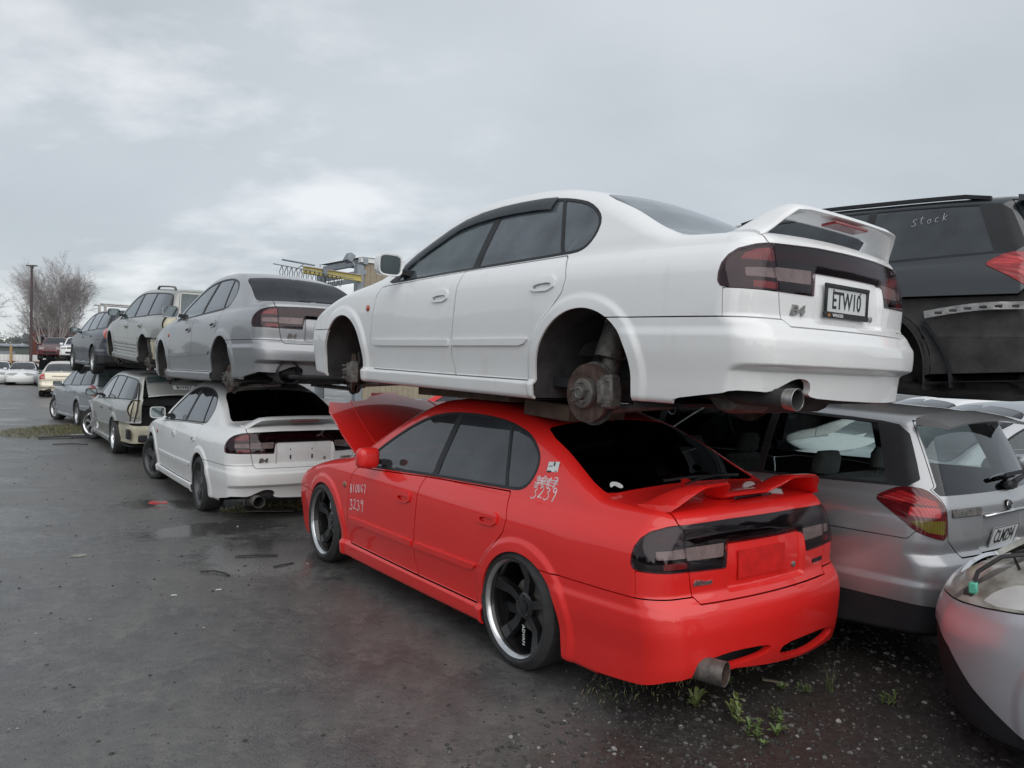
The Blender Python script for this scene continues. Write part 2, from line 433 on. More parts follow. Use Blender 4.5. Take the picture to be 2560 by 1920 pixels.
MT['clear2']=ribbed('smoked_clear_lens',(.50,.48,.44),lo=.7,scale=190.)
MT['deepred']=ribbed('dark_red_lens',(.13,.010,.014),lo=.75)
MT['amber']=ribbed('amber_lens',(.45,.17,.02))
MT['orange']=simple('orange_marker_lens',(.42,.07,.03),.25,0,1.)
MT['dullorange']=simple('dull_marker_lens',(.22,.10,.04),.25,0,1.)
MT['olive']=ribbed('unlit_amber_lens',(.20,.16,.03))
MT['mirror']=simple('mirror_glass',(.20,.235,.245),.06,1.,0,.02)
MT['platew']=simple('number_plate_white',(.62,.64,.64),.4,0,.3,.08)
MT['ink']=simple('black_ink',(.015,.016,.018),.5)
MT['chalk']=simple('white_paint_pen',(.66,.60,.62),.8,var=.25,scale=30)
MT['wood']=simple('stained_timber_block',(.11,.075,.055),.85,var=.4,scale=8,bump=.3,bscale=30)
MT['g_dark']=glass('dark_tinted_glass',(.035,.037,.040),1.0)
MT['g_mid']=glass('mid_tinted_veiled_glass',(.40,.47,.49),1.0,.02,.26,(.36,.46,.49))  # blue-grey film colour paints a hazy veil over the pane
MT['g_mid2']=glass('mid_tinted_dusty_glass',(.42,.44,.43),1.3,.03,.18,(.25,.26,.27))
MT['g_dark2']=glass('dark_tinted_dusty_veiled_glass',(.10,.105,.11),1.0,.02,.36,(.34,.40,.45))  # film is dust plus a painted veil of haze, hence its pale colour
MT['g_clear2']=glass('pale_green_tint_glass',(.80,.87,.85),1.1)
MT['g_clear']=glass('greenish_glass',(.70,.80,.77),1.25)
MT['g_grimeveil']=glass('grimy_veiled_grey_glass',(.16,.17,.18),1.2,.04,.25,(.20,.215,.24))  # grime film, its colour lifted to paint in some veiling haze
MT['g_grimeveil2']=glass('dusty_veiled_dark_glass',(.06,.065,.07),1.15,.03,.24,(.22,.245,.275))  # dust film coloured paler to include a painted haze veil
MT['g_blk']=glass('haze_film_black_car_glass',(.05,.055,.06),1.2,.02,.30,(.17,.195,.22))  # bluish film stands for haze in front of the black car
MT['g_red']=glass('rear_black_glass',(.030,.026,.028),1.0)
MT['g_rear']=glass('sooty_rear_glass',(.10,.105,.11),.42,.05,.25,(.10,.105,.115))
MT['g_smoke']=glass('smoked_lamp_cover',(.80,.70,.72),.55,.015)
# ------------------------------------------------------------ car body shapes (x forward from rear axle, z up)
class Sedan:
    aero=False;r_rear=.11;r_front=.14
    Wz=pchip([.10,.14,.19,.25,.30,.46,.60,.70,.775,.80,.86,.895,.91,1.0,1.30,1.45],
             [-.055,-.042,-.034,-.028,-.024,-.003,.0,-.002,-.008,-.014,-.044,-.075,-.092,-.135,-.290,-.375])
    sill=.026
    Wx=pchip([-1.1,-.95,-.82,-.6,-.3,0.3,1.2,2.0,2.5,2.9,3.2,3.45,3.6],
             [.727,.752,.777,.807,.832,.845,.848,.845,.836,.815,.788,.747,.71])
    Tx=pchip([-1.1,-1.0,-.90,-.52,-.40,-.1,.1,.25,.5,.8,1.05,1.3,1.5,1.7,2.0,2.2,2.3,2.6,2.9,3.2,3.4,3.6],
             [.950,.964,.980,1.004,1.050,1.212,1.303,1.348,1.398,1.423,1.426,1.408,1.352,1.257,1.085,.955,.925,.878,.815,.730,.655,.56])
    crown=([-1.0,-.5,.2,1.4,2.2,3.4],[.05,.06,.13,.13,.07,.10])
    rtop=([-1.,-.5,0,2.,2.4,3.4],[.035,.05,.075,.06,.05,.06])
    arches=[(-.055,.295,.340),(2.615,.29,.358)];flare=.016
    Rz=pchip([.05,.12,.2,.33,.45,.49,.515,.56,.575,.60,.70,.80,.92,1.0],[-1.05,-1.065,-1.075,-1.087,-1.095,-1.092,-1.078,-1.052,-1.037,-1.018,-1.022,-1.01,-.985,-.95])
    under=.060
    Fz=pchip([.1,.2,.4,.55,.62,.75],[3.50,3.56,3.60,3.58,3.52,3.38])
    Bx=([-1.1,-.9,-.40,-.3,2.9,3.1,3.6],[.20,.19,.19,.15,.15,.17,.19])
    rcurve=.165
    lo=(-1.2,-.92,.04);hi=(3.68,.92,1.5)
    def W(s,x,z):
        w=s.Wx(x)+s.Wz(z)
        for ax,az,ar in s.arches:
            r=np.hypot(x-ax,z-az);w=w+s.flare*sstep(ar+.085,ar+.045,r)*sstep(.80,.62,z)
        w=w+.010*sstep(.545,.50,z)*sstep(-.3,-.36,x)
        w=w+s.sill*sstep(.262,.232,z)*sstep(.10,.15,z)*sstep(.20,.30,x)*sstep(2.36,2.24,x)
        return w
    def T(s,x,y): return s.Tx(x)-np.interp(x,*s.crown)*y*y
    def R(s,y,z):
        rec=sstep(.315,.29,y)*sstep(.575,.60,z)*sstep(.84,.80,z)
        return s.Rz(z)+s.rcurve*y*y+.020*rec+s.under*sstep(.785,.73,y)*sstep(.392,.352,z)
    def F(s,y,z): return s.Fz(z)-.33*y*y
    def B(s,x,y,z): return np.interp(x,*s.Bx)
    def extra(s,d,x,y,z): return d
    def f(s,P):
        x,y,z=P[...,0],np.abs(P[...,1]),P[...,2]
        side=(y-s.W(x,z))*.93
        sl=slope(s.Tx,x);top=(z-s.T(x,y))/np.sqrt(1+sl*sl)
        rear=s.R(y,z)-x;front=x-s.F(y,z);bot=s.B(x,y,z)-z
        d=rint(side,rear,s.r_rear);d=rint(d,front,s.r_front)
        d=rint(d,top,np.interp(x,*s.rtop));d=rint(d,bot,.03)
        return s.extra(d,x,y,z)
class SedanAero(Sedan):
    under=0.
    Rz=pchip([.03,.08,.16,.3,.42,.50,.545,.575,.60,.70,.80,.92,1.0],[-.98,-1.02,-1.052,-1.082,-1.086,-1.075,-1.055,-1.03,-1.018,-1.022,-1.01,-.985,-.95])
    Bx=([-1.1,-.65,-.45,-.36,-.3,2.9,3.1,3.6],[.155,.145,.152,.158,.15,.12,.10,.12])
def arcs(C):
    def fn(V):
        d=np.full(len(V),9.)
        for ax,az,ar in C.arches:
            r=np.hypot(V[:,0]-ax,V[:,2]-az)
            q=np.where(V[:,2]>az,r,np.abs(V[:,0]-ax))-ar
            d=np.minimum(d,np.maximum(q,.40-np.abs(V[:,1])))
        return np.maximum(d,V[:,2]-.85)
    return fn
def sidef(poly,ymin=.3):
    def fn(V):
        d=poly_sdb(V[:,0],V[:,2],poly);return np.where(np.abs(V[:,1])<ymin,np.maximum(d,.06),d)
    return fn
def rearf(poly,x1=-.3,x0=-1.0):
    """polygon in the unrolled rear coordinate s=|y|+x+1"""
    def fn(V):
        d=poly_sdb(np.abs(V[:,1])+V[:,0]-x0,V[:,2],poly);return np.where(V[:,0]>x1,np.maximum(d,.06),d)
    return fn
def rearyz(poly,x1=-.6):
    def fn(V):
        d=poly_sdb(V[:,1],V[:,2],poly);return np.where(V[:,0]>x1,np.maximum(d,.06),d)
    return fn
def frontf(poly,x0=3.5,x1=2.6):
    def fn(V):
        d=poly_sdb(np.abs(V[:,1])-V[:,0]+x0,V[:,2],poly);return np.where(V[:,0]<x1,np.maximum(d,.06),d)
    return fn
def topf(poly,zmin=.6):
    """polygon in (x,|y|) seen from above"""
    def fn(V):
        d=poly_sdb(V[:,0],np.abs(V[:,1]),poly);return np.where(V[:,2]<zmin,np.maximum(d,.06),d)
    return fn
def inter(*fs): return lambda V: np.maximum.reduce([f(V) for f in fs])
def off(f,k): return lambda V: f(V)+k
def band(axis,a,b,tilt=0.,z0=0.):
    def fn(V):
        q=V[:,axis]-tilt*(V[:,2]-z0);return np.maximum(a-q,q-b)
    return fn
def panel(S,name,labels,mats,parent,sel=None,offset=0.,fold=.012,foldm=0):
    F,lab=S.get(labels,sel)
    if len(F)==0: return None
    u,inv=np.unique(F,return_inverse=True);F2=inv.reshape(F.shape)
    Nn=S.N[u];V=S.V[u]+Nn*offset
    ids=[S.lid(l) for l in labels];mi=np.array([ids.index(l) for l in lab])
    if len(mats)==1: mi[:]=0
    loopn=Nn[F2.ravel()]
    if fold>0:
        E=np.concatenate([F2[:,[0,1]],F2[:,[1,2]],F2[:,[2,0]]]);key=np.sort(E,1)
        _,idx,cnt=np.unique(key,axis=0,return_index=True,return_counts=True)
        B=E[idx[cnt==1]];n0=len(V)
        if len(B):
            a,b=V[B[:,0]],V[B[:,1]];a2=a-Nn[B[:,0]]*fold;b2=b-Nn[B[:,1]]*fold
            m=len(B);base=n0+np.arange(m)*4
            V=np.concatenate([V,np.stack([a,b,a2,b2],1).reshape(-1,3)])
            T=np.concatenate([np.stack([base+1,base,base+2],1),np.stack([base+1,base+2,base+3],1)])
            fn=np.cross(a-b,a2-b);fn/=np.maximum(np.linalg.norm(fn,axis=1,keepdims=True),1e-12)
            ln=np.concatenate([np.repeat(fn,3,0),np.repeat(fn,3,0)])
            F2=np.concatenate([F2,T]);mi=np.concatenate([mi,np.full(2*m,foldm)]);loopn=np.concatenate([loopn,ln])
    return mesh_obj(name,V,F2,mats,parent,True,mi,loopn)
LEFT=lambda c:c[:,1]>0
RIGHT=lambda c:c[:,1]<0
# ---- feature outlines of the four-door saloon, measured on the photograph's cars
S_DLO=[(1.99,.858),(1.706,.868),(1.056,.900),(.172,.931),(.085,.940),(.032,.975),(.008,1.035),(.014,1.105),(.06,1.165),(.17,1.232),(.29,1.268),(.435,1.297),(.60,1.314),(.85,1.322),(1.13,1.312),(1.36,1.272),(1.55,1.195),(1.72,1.10),(1.86,1.01),(1.96,.93)]
S_FD=[(1.056,.893),(1.706,.858),(1.97,.846),(2.033,.837),(2.083,.77),(2.115,.645),(2.139,.477),(2.145,.341),(2.103,.253),(1.055,.251),(1.093,.357),(1.088,.482),(1.068,.669),(1.060,.803)]
S_RD=[(1.053,.893),(1.057,.803),(1.065,.669),(1.085,.482),(1.090,.357),(1.052,.251),(.358,.253),(.34,.375),(.304,.477),(.248,.561),(.166,.644),(.099,.718),(.081,.792),(.12,.865),(.172,.924)]
S_LAMP=[(.628,.915),(.73,.905),(.84,.882),(.90,.852),(.94,.815),(.957,.775),(.960,.737),(.945,.715),(.90,.708),(.78,.704),(.585,.702)]
S_MF=[(2.105,.462),(2.075,.430),(2.03,.421),(1.112,.430),(1.112,.468)]
S_MR=[(1.075,.470),(1.075,.433),(.42,.441),(.375,.452),(.345,.480)]
S_HF=smooth_poly([(1.335,.702),(1.318,.745),(1.29,.774),(1.14,.782),(1.145,.705)],1);S_HR=smooth_poly([(.352,.728),(.335,.772),(.305,.803),(.155,.811),(.162,.731)],1)
S_HFr=smooth_poly([(1.315,.714),(1.303,.742),(1.160,.748),(1.162,.718)],1);S_HRr=smooth_poly([(.332,.740),(.318,.768),(.175,.776),(.180,.744)],1)
def lidf(C,zt=.585):
    sl=_pchip([.50,.555,.58,.70,.915],[.50,.523,.553,.583,.628])
    def fn(V):
        x,y,z=V[:,0],np.abs(V[:,1]),V[:,2]
        k=sstep(.885,.925,z);yl=(sl(z)-(x+1))*(1-k)+.585*k
        return np.maximum.reduce([y-yl,.553-z,x+.478])
    return fn
def seamf(V):
    s=np.abs(V[:,1])+V[:,0]+1
    return np.maximum(V[:,2]-np.interp(s,[.50,.55],[.553,.584]),V[:,0]+.1)
def sedan_surface(aero=False,h=.018,fine=False):
    C=SedanAero() if aero else Sedan()
    S=Surf(C.f,C.lo,C.hi,h,fine);S.C=C
    S.cut('void',arcs(C))
    S.cut('rear_bumper',seamf,.003,['body'])
    S.cut('front_bumper',lambda V:np.maximum(V[:,2]-.54,2.6-V[:,0]),.003,['body'])
    S.cut('boot_lid',lidf(C),.0035,['body'])
    S.cut('bonnet',topf([(2.285,-.1),(2.285,.62),(2.30,.69),(2.6,.70),(3.0,.665),(3.14,.61),(3.245,.45),(3.30,.25),(3.315,-.1)],.6),.003,['body'])
    for nm,p in(('front_door',S_FD),('rear_door',S_RD)): S.cut(nm,sidef(p),.0036,['body'])
    dlo=sidef(smooth_poly(S_DLO,1))
    S.cut('trim',dlo,.0,['body','front_door','rear_door','void'])
    g=off(dlo,.017)
    S.cut('gl_front',inter(g,band(0,1.022,1.88)),0,['trim'])
    S.cut('gl_rear',inter(g,band(0,.222,.965,.50,.935) if False else (lambda V:np.maximum(V[:,0]-.962,(.232+.55*(V[:,2]-.94))-V[:,0]))),0,['trim'])
    S.cut('gl_quarter',inter(g,lambda V:V[:,0]-(.208+.55*(V[:,2]-.94))),0,['trim'])
    rg=smooth_poly([(.145,-.12),(.145,.46),(.10,.53),(-.20,.568),(-.43,.607),(-.482,.59),(-.475,-.12)],1)
    S.cut('rear_glass',topf(rg,.9),.003,['body'])
    ws=smooth_poly([(1.43,-.1),(1.43,.50),(1.50,.56),(1.9,.63),(2.18,.69),(2.235,.65),(2.27,-.1)],1)
    S.cut('windscreen',topf(ws,.85),.003,['body'])
    S.cut('lamp',rearf(S_LAMP),.0015,['body'])
    S.cut('lamp_red',rearf([(.60,.90),(.72,.89),(.80,.868),(.83,.84),(.60,.835)]),0,['lamp'])
    S.cut('lamp_clear',rearf([(.55,.808),(.80,.800),(.795,.762),(.55,.764)]),0,['lamp'])
    S.cut('lamp_low',rearf([(.55,.745),(.745,.745),(.745,.716),(.55,.714)]),0,['lamp'])
    S.cut('filler',rearf([(.50,.70),(.93,.707),(.925,.60),(.925,.40),(.50,.40)]),.0015,['body'])
    S.cut('garnish',rearf([(-.1,.925),(.30,.924),(.62,.914),(.66,.913),(.58,.70),(.33,.697),(.323,.705),(.316,.80),(.30,.806),(-.1,.806)]),.001,['boot_lid'],'boot_lid')
    S.cut('garn_red',rearf([(-.1,.895),(.34,.892),(.61,.88),(.61,.845),(.32,.847),(-.1,.85)]),0,['garnish'])
    S.cut('garn_clear',rearf([(.335,.815),(.60,.810),(.60,.752),(.335,.752)]),0,['garnish'])
    S.cut('headlamp',frontf([(.03+.30,.70),(.62,.74),(.86,.735),(.98,.70),(.97,.635),(.80,.60),(.33,.575)],3.5,2.9),.002,['body','bonnet'])
    S.cut('mould_front',sidef(S_MF),0,['front_door']);S.cut('mould_rear',sidef(S_MR),0,['rear_door'])
    S.cut('handle_front',sidef(S_HF),0,['front_door']);S.cut('handle_rear',sidef(S_HR),0,['rear_door'])
    S.cut('hrec_front',sidef(S_HFr),0,['handle_front']);S.cut('hrec_rear',sidef(S_HRr),0,['handle_rear'])
    if aero:
        lx=lambda p:rearyz(smooth_poly(p,1))
        S.cut('void',lx([(.575,.10),(.57,.245),(.535,.29),(.45,.312),(.31,.324),(.10,.312),(.055,.296),(.085,.268),(.16,.258),(.31,.250),(.40,.245),(.42,.10)]),0,['rear_bumper'])
        S.cut('void',lx([(-.005,.245),(-.05,.287),(-.30,.290),(-.53,.275),(-.575,.245),(-.53,.208),(-.30,.185),(-.10,.205)]),0,['rear_bumper'])
        S.cut('void',rearyz([(.9,-.1),(.9,.10),(.80,.155),(.74,.19),(.68,.220),(.57,.232),(.40,.228),(.30,.232),(.05,.202),(-.35,.165),(-.9,.16),(-.9,-.1)]),0,['rear_bumper'])
    else:
        S.cut('void',rearyz(smooth_poly([(.80,.0),(.788,.215),(.764,.25),(.735,.272),(.66,.272),(.575,.267),(.50,.300),(.44,.326),(.39,.333),(.332,.322),(.314,.285),(.335,.256),(.24,.24),(-.35,.222),(-.66,.225),(-.78,.20),(-.80,.0)],1)),0,['rear_bumper'])
    S.cut('floor',lambda V:V[:,2]-(np.interp(V[:,0],*C.Bx)+.004),0,['body','rear_bumper','front_bumper'])
    S.finish();return S
def liner(parent,C,name='wheel_arch_liner',mat=None):
    for ax,az,ar in C.arches:
        for sgn in(1,-1):
            b=MB();n=20;r=ar+.006;V=[];F=[]
            pts=[(ax+r,.16)]+[(ax+r*math.cos(math.pi*i/n),az+r*math.sin(math.pi*i/n)) for i in range(n+1)]+[(ax-r,.16)]
            yo=[float(C.W(np.array([p[0]]),np.array([p[1]]))[0])-.012 for p in pts]
            for (px,pz),o in zip(pts,yo): V+= [(px,sgn*o,pz),(px,sgn*.43,pz)]
            F=[(2*i,2*i+1,2*i+3,2*i+2) for i in range(len(pts)-1)]+[tuple(2*i+1 for i in range(len(pts)))]
            b.add(V,F);b.build(name,mat or MT['under'],parent,True,40,fix=False)
def underbody(parent,L=2.65,rear=-.95,front=3.3,z=.20,w=.60):
    b=MB()
    b.box((L/2,0,z+.03),(L-.75,1.5,.06),bev=.02);b.box((-.62,0,z+.08),(.62,1.1,.14),bev=.05);b.box((L+.25,0,z+.06),(.8,.8,.16),bev=.05)
    b.box((L/2,.35,z),(L-.8,.10,.05),bev=.01);b.box((L/2,-.35,z),(L-.8,.10,.05),bev=.01)
    b.tube([(L+.2,-.1,z+.02),(1.8,-.05,z-.03),(.6,.0,z-.03),(.35,.18,z+.02),(-.1,.30,z+.05),(-.5,.30,z+.03)],.03,8)
    b.tube([(-.02,.62,z+.05),(-.02,-.62,z+.05)],.035,8);b.box((0,0,z+.05),(.26,.30,.20),bev=.06)
    b.tube([(-.30,.5,z+.02),(-.25,.25,z+.0),(-.25,-.25,z),(-.30,-.5,z+.02)],.014,6)
    b.tube([(.55,.45,z+.01),(.02,.60,z+.02)],.022,6);b.tube([(.55,-.45,z+.01),(.02,-.60,z+.02)],.022,6)
    b.lathe([(-.28,.001),(-.28,.075),(-.24,.10),(.24,.10),(.28,.075),(.28,.001)],14,(-.74,.05,z+.06),'y')
    return b.build('underbody',MT['under'],parent,True,40)
def cabin(parent,cloth,L=2.65,zf=.25,rear_x=.25,wide=.62,belt=.9,bench=True,head=True):
    b=MB();b.box((1.15,0,zf),(2.3,1.4,.05));b.box((rear_x-.25,0,belt-.12),(.5,1.3,.05))
    b.box((1.95,0,belt-.11),(.42,1.36,.16),bev=.06);b.box((1.15,0,.45),(1.2,.22,.25),bev=.04)
    b.build('cabin_floor',MT['trim'],parent,True,40)
    w=MB()
    n=20;w.tube([(1.60+.05*math.sin(6.283*i/n),-.36+.18*math.cos(6.283*i/n),belt-.04+.17*math.sin(6.283*i/n)) for i in range(n+1)],.014,6,cap=False)
    w.tube([(1.60,-.36,belt-.04),(1.85,-.36,belt-.12)],.03,8);w.tube([(1.6,-.53,belt-.04),(1.6,-.19,belt-.04)],.02,6)
    w.build('steering_wheel',MT['trim'],parent,True,40)
    def seat(x,y,wd,rows):
        def rr(cx,cz,wx,dx,dy):
            return [(cx+dx*math.copysign(abs(math.cos(t))**.5,math.cos(t)),cz,wx) for t in [0]]
        q=MB()
        def sec(cx,cz,hw,th,tilt):
            P=[]
            for i in range(16):
                a=2*math.pi*i/16;ca,sa=math.cos(a),math.sin(a)
                u=math.copysign(abs(ca)**.45,ca)*hw;v=math.copysign(abs(sa)**.6,sa)*th
                P.append((cx+v,y+u,cz+v*tilt))
            return P
        q.loft([sec(x-.10,.42,wd*.96,.09,.3),sec(x-.14,.60,wd,.085,.3),sec(x-.20,.85,wd*.95,.065,.3),sec(x-.235,.95,wd*.80,.05,.3)])
        q.box((x+.16,y,.38),(.5,wd*1.9,.16),bev=.05)
        s=q.build('seat',cloth,parent,True,50)
        for hy in rows:
            h=MB()
            def hs(cz,hw,th,dx): return [(x-.255+dx+math.copysign(abs(math.sin(2*math.pi*i/12))**.7,math.sin(2*math.pi*i/12))*th,hy+math.copysign(abs(math.cos(2*math.pi*i/12))**.5,math.cos(2*math.pi*i/12))*hw,cz) for i in range(12)]
            h.loft([hs(.985,.085,.035,0),hs(1.00,.12,.05,0),hs(1.09,.125,.05,-.01),hs(1.135,.10,.03,-.015)]);h.tube([(x-.24,hy-.05,.92),(x-.255,hy-.05,1.0)],.006,6);h.tube([(x-.24,hy+.05,.92),(x-.255,hy+.05,1.0)],.006,6)
            h.build('headrest',cloth,s,True,50)
    seat(1.25,.36,.25,(.36,));seat(1.25,-.36,.25,(-.36,))
    if bench: seat(rear_x+.18,0,.60,(.36,-.36) if head else ())
def mirror_part(parent,x,y,z,mat,side=1,w=.20,hh=.125,d=.13,stalk=True,glassy=True):
    b=MB()
    def sec(px,sw,sh,oy=0): 
        P=[]
        for i in range(20):
            a=2*math.pi*i/20;ca,sa=math.cos(a),math.sin(a)
            P.append((px,side*(y+oy+math.copysign(abs(ca)**.5,ca)*sw/2),z+math.copysign(abs(sa)**.5,sa)*sh/2))
        return P
    if not glassy:
        x-=.03;d=.12
        b.loft([sec(x+d,w*.35,hh*.5,-.02),sec(x+d*.9,w*.70,hh*.78,-.012),sec(x+d*.6,w*.92,hh*.98),sec(x+.03,w*.9,hh*.98),sec(x+.005,w*.72,hh*.80),sec(x-.004,w*.4,hh*.45)],cap=True)
    else: b.loft([sec(x+d,w*.35,hh*.35,-.02),sec(x+d*.9,w*.66,hh*.68,-.012),sec(x+d*.6,w*.90,hh*.92),sec(x+.02,w,hh),sec(x,w*.985,hh*.98),sec(x+.002,w*.88,hh*.86),sec(x+.02,w*.86,hh*.83)],cap=True)
    o=b.build('door_mirror',mat,parent,True,50)
    if glassy: g=MB();P=sec(x+.012,w*.87,hh*.85);g.add(P,[tuple(range(20))]);g.build('mirror_glass',MT['mirror'],o,False)
    if stalk:
        s=MB();s.loft([[(x+.01,side*(y-.09),z-.05),(x+.09,side*(y-.09),z-.05),(x+.09,side*(y-.09),z-.02),(x+.01,side*(y-.09),z-.02)],[(x+.0,side*(y-.22),z-.075),(x+.13,side*(y-.22),z-.075),(x+.12,side*(y-.24),z-.02),(x+.01,side*(y-.24),z-.02)]])
        s.build('mirror_arm',MT['trim'],o,True,30)
    return o
def wheel(parent,x,y,zc,side,R=.31,Rr=.225,wd=.205,style='five',mat=None,flat=.0,lip=None,steer=0.,disc=True,camber=0.,lett=None,name='wheel'):
    """left wheel outer face at +y; root = rim mesh, children tyre / lip / disc / cap"""
    mat=mat or MT['alloy'];h=wd/2
    b=MB()
    b.lathe([(h-.002,Rr+.004),(h-.012,Rr-.006),(h-.03,Rr-.016),(h-.06,Rr-.026),(-h+.02,Rr-.03),(-h,Rr+.004)],48)
    dish=h-.075 if style=='deep' else h-.03
    ns={'deep':5,'five':5,'multi':10,'seven':7,'ten':10}.get(style,5)
    for k in range(ns):
        a0=2*math.pi*k/ns+.35
        r0,r1=.055,Rr-.022
        w0,w1=(.030,.047) if style=='deep' else (.042,.062) if style=='five' else ((.022,.020) if style in('multi','ten') else (.03,.03))
        P=[]
        for rr,hw,yo in((r0,w0,dish-.004),((r0+r1)/2,(w0+w1)/2*.86,dish+.004 if style!='deep' else dish-.012),(r1,w1,h-.045 if style=='deep' else h-.028)):
            q=[]
            for u,v in((-1,-.028),(-.72,.0),(.72,.0),(1,-.028)):
                px=rr;pt=u*hw
                q.append((px*math.cos(a0)-pt*math.sin(a0),yo+v,px*math.sin(a0)+pt*math.cos(a0)))
            P.append(q)
        b.loft(P)
    b.lathe([(dish-.03,.001),(dish-.03,.075),(dish-.004,.072),(dish+.004,.055),(dish+.004,.034),(dish+.010,.032),(dish+.012,.001)],24)
    for k in range(5):
        a=2*math.pi*k/5+.3;b.lathe([(dish-.01,.009),(dish+.006,.009),(dish+.010,.006),(dish+.010,.0005)],8,(.052*math.cos(a),0,.052*math.sin(a)))
    o=b.build(name,mat,parent,True,40)
    t=MB();tp=[(-h+.005,Rr),(-h-.012,Rr+.02),(-h-.008,R-.03),(-h+.02,R-.004),(-h+.06,R),(h-.06,R),(h-.02,R-.004),(h+.008,R-.03),(h+.012,Rr+.02),(h+.004,Rr)]
    if flat: 
        # squashed on the ground: below the contact plane the rubber spreads sideways
        seg=64;V=[];k=len(tp)
        for j in range(seg):
            an=2*math.pi*j/seg
            for (ty,r) in tp:
                xx,zz=r*math.cos(an),r*math.sin(an)
                lim=-(R-flat)
                if zz<lim:
                    e=(lim-zz);zz=lim+.001*e;ty=ty*(1+.0*e)+math.copysign(min(.035,e*.55),ty) if abs(ty)>h-.03 else ty
                V.append((xx,ty,zz))
        F=[(j*k+i,j*k+i+1,((j+1)%seg)*k+i+1,((j+1)%seg)*k+i) for j in range(seg) for i in range(k-1)]
        t.add(V,F)
    else: t.lathe(tp,48)
    # tread grooves
    ty=t.build('tyre',MT['rubber'],o,True,35)
    if lip:
        l=MB();l.lathe([(h-.018,Rr-.0165),(h-.008,Rr-.010),(h-.001,Rr-.002),(h+.006,Rr+.006),(h+.006,Rr+.010),(h-.002,Rr+.010)],64);l.build('rim_lip',lip,o,True,40)
    if disc:
        d=MB();d.lathe([(-.03,.06),(-.03,.145),(-.008,.145),(-.008,.07),(.0,.07),(.0,.001)],28);d.box((-.11,-.02,.06),(.06,.075,.13),bev=.012);d.build('brake_disc',MT['dsteel'],o,True,40)
    if lett:
        for an,txt in lett:
            M=frame((math.cos(an)*(Rr*.62),dish+.002,math.sin(an)*(Rr*.62)),(math.cos(an),0,math.sin(an)),(-math.sin(an)*-1,0,-math.cos(an)))
            M=frame((math.cos(an)*(Rr*.60),dish+.006,math.sin(an)*(Rr*.60)),(math.cos(an),0,math.sin(an)),Vector((0,1,0)).cross(Vector((math.cos(an),0,math.sin(an)))))
            text_mesh(txt,.032,MT['platew'],o,M,.001,1.0,'wheel_lettering',.0006)
    o.location=(x,y*side,zc);o.rotation_euler=(camber*side,0,steer+(0 if side>0 else math.pi))
    return o
def hub(parent,x,y,zc,side,steer=0.,r=.145,caliper=.0,big=True,rear=True):
    """bare brake: disc, hub with studs, caliper, dust shield, strut"""
    d=MB();d.lathe([(.0,.078),(.0,r),(-.008,r+.0),(-.010,r-.004),(-.014,r-.004),(-.016,r),(-.024,r),(-.024,.078)],40)
    o=d.build('brake_disc',MT['rust'],parent,True,40)
    h=MB();h.lathe([(-.02,.08),(.036,.076),(.040,.070),(.040,.034),(.060,.032),(.064,.026),(.058,.02),(.058,.001)],28)
    for k in range(5):
        a=2*math.pi*k/5+.3;h.lathe([(.036,.0065),(.072,.0065),(.074,.001)],8,(.052*math.cos(a),0,.052*math.sin(a)))
    h.build('wheel_hub',MT['dsteel'],o,True,40)
    c=MB();a=math.radians(caliper)
    R=Matrix.Rotation(-a,3,'Y')
    for bx,dm in(((r+.002,-.012,0),(.085,.075,.17)),((r-.03,.022,0),(.05,.03,.13)),((r-.02,-.06,0),(.07,.05,.10)),((r+.02,.02,.055),(.03,.025,.03)),((r+.02,.02,-.055),(.03,.025,.03))):
        c.box(R@Vector(bx),dm,bev=.012,rot=R)
    c.build('brake_caliper',MT['dsteel'],o,True,40)
    s=MB();s.lathe([(-.05,.05),(-.05,r+.015),(-.045,r+.015)],28,a0=.4,a1=5.2)
    s.tube([(0,-.03,0),(0,-.20,.02)],.06,10);s.tube([(.0,-.14,.06),(-.02,-.22,.42)],.05,10);s.tube([(.0,-.14,.18),(-.01,-.2,.38)],[.075,.07],10)
    s.tube([(.0,-.1,-.06),(.42,-.3,-.02)],.024,8);s.tube([(.0,-.1,-.09),(-.15,-.5,-.05)],.024,8)
    n=24
    s.tube([(-.01+.065*math.cos(i*1.2),-.185+.065*math.sin(i*1.2),.16+.010*i) for i in range(n)],.009,6)
    s.build('suspension_strut',MT['dsteel'],o,True,40)
    o.location=(x,y*side,zc);o.rotation_euler=(0,0,steer+(0 if side>0 else math.pi));return o
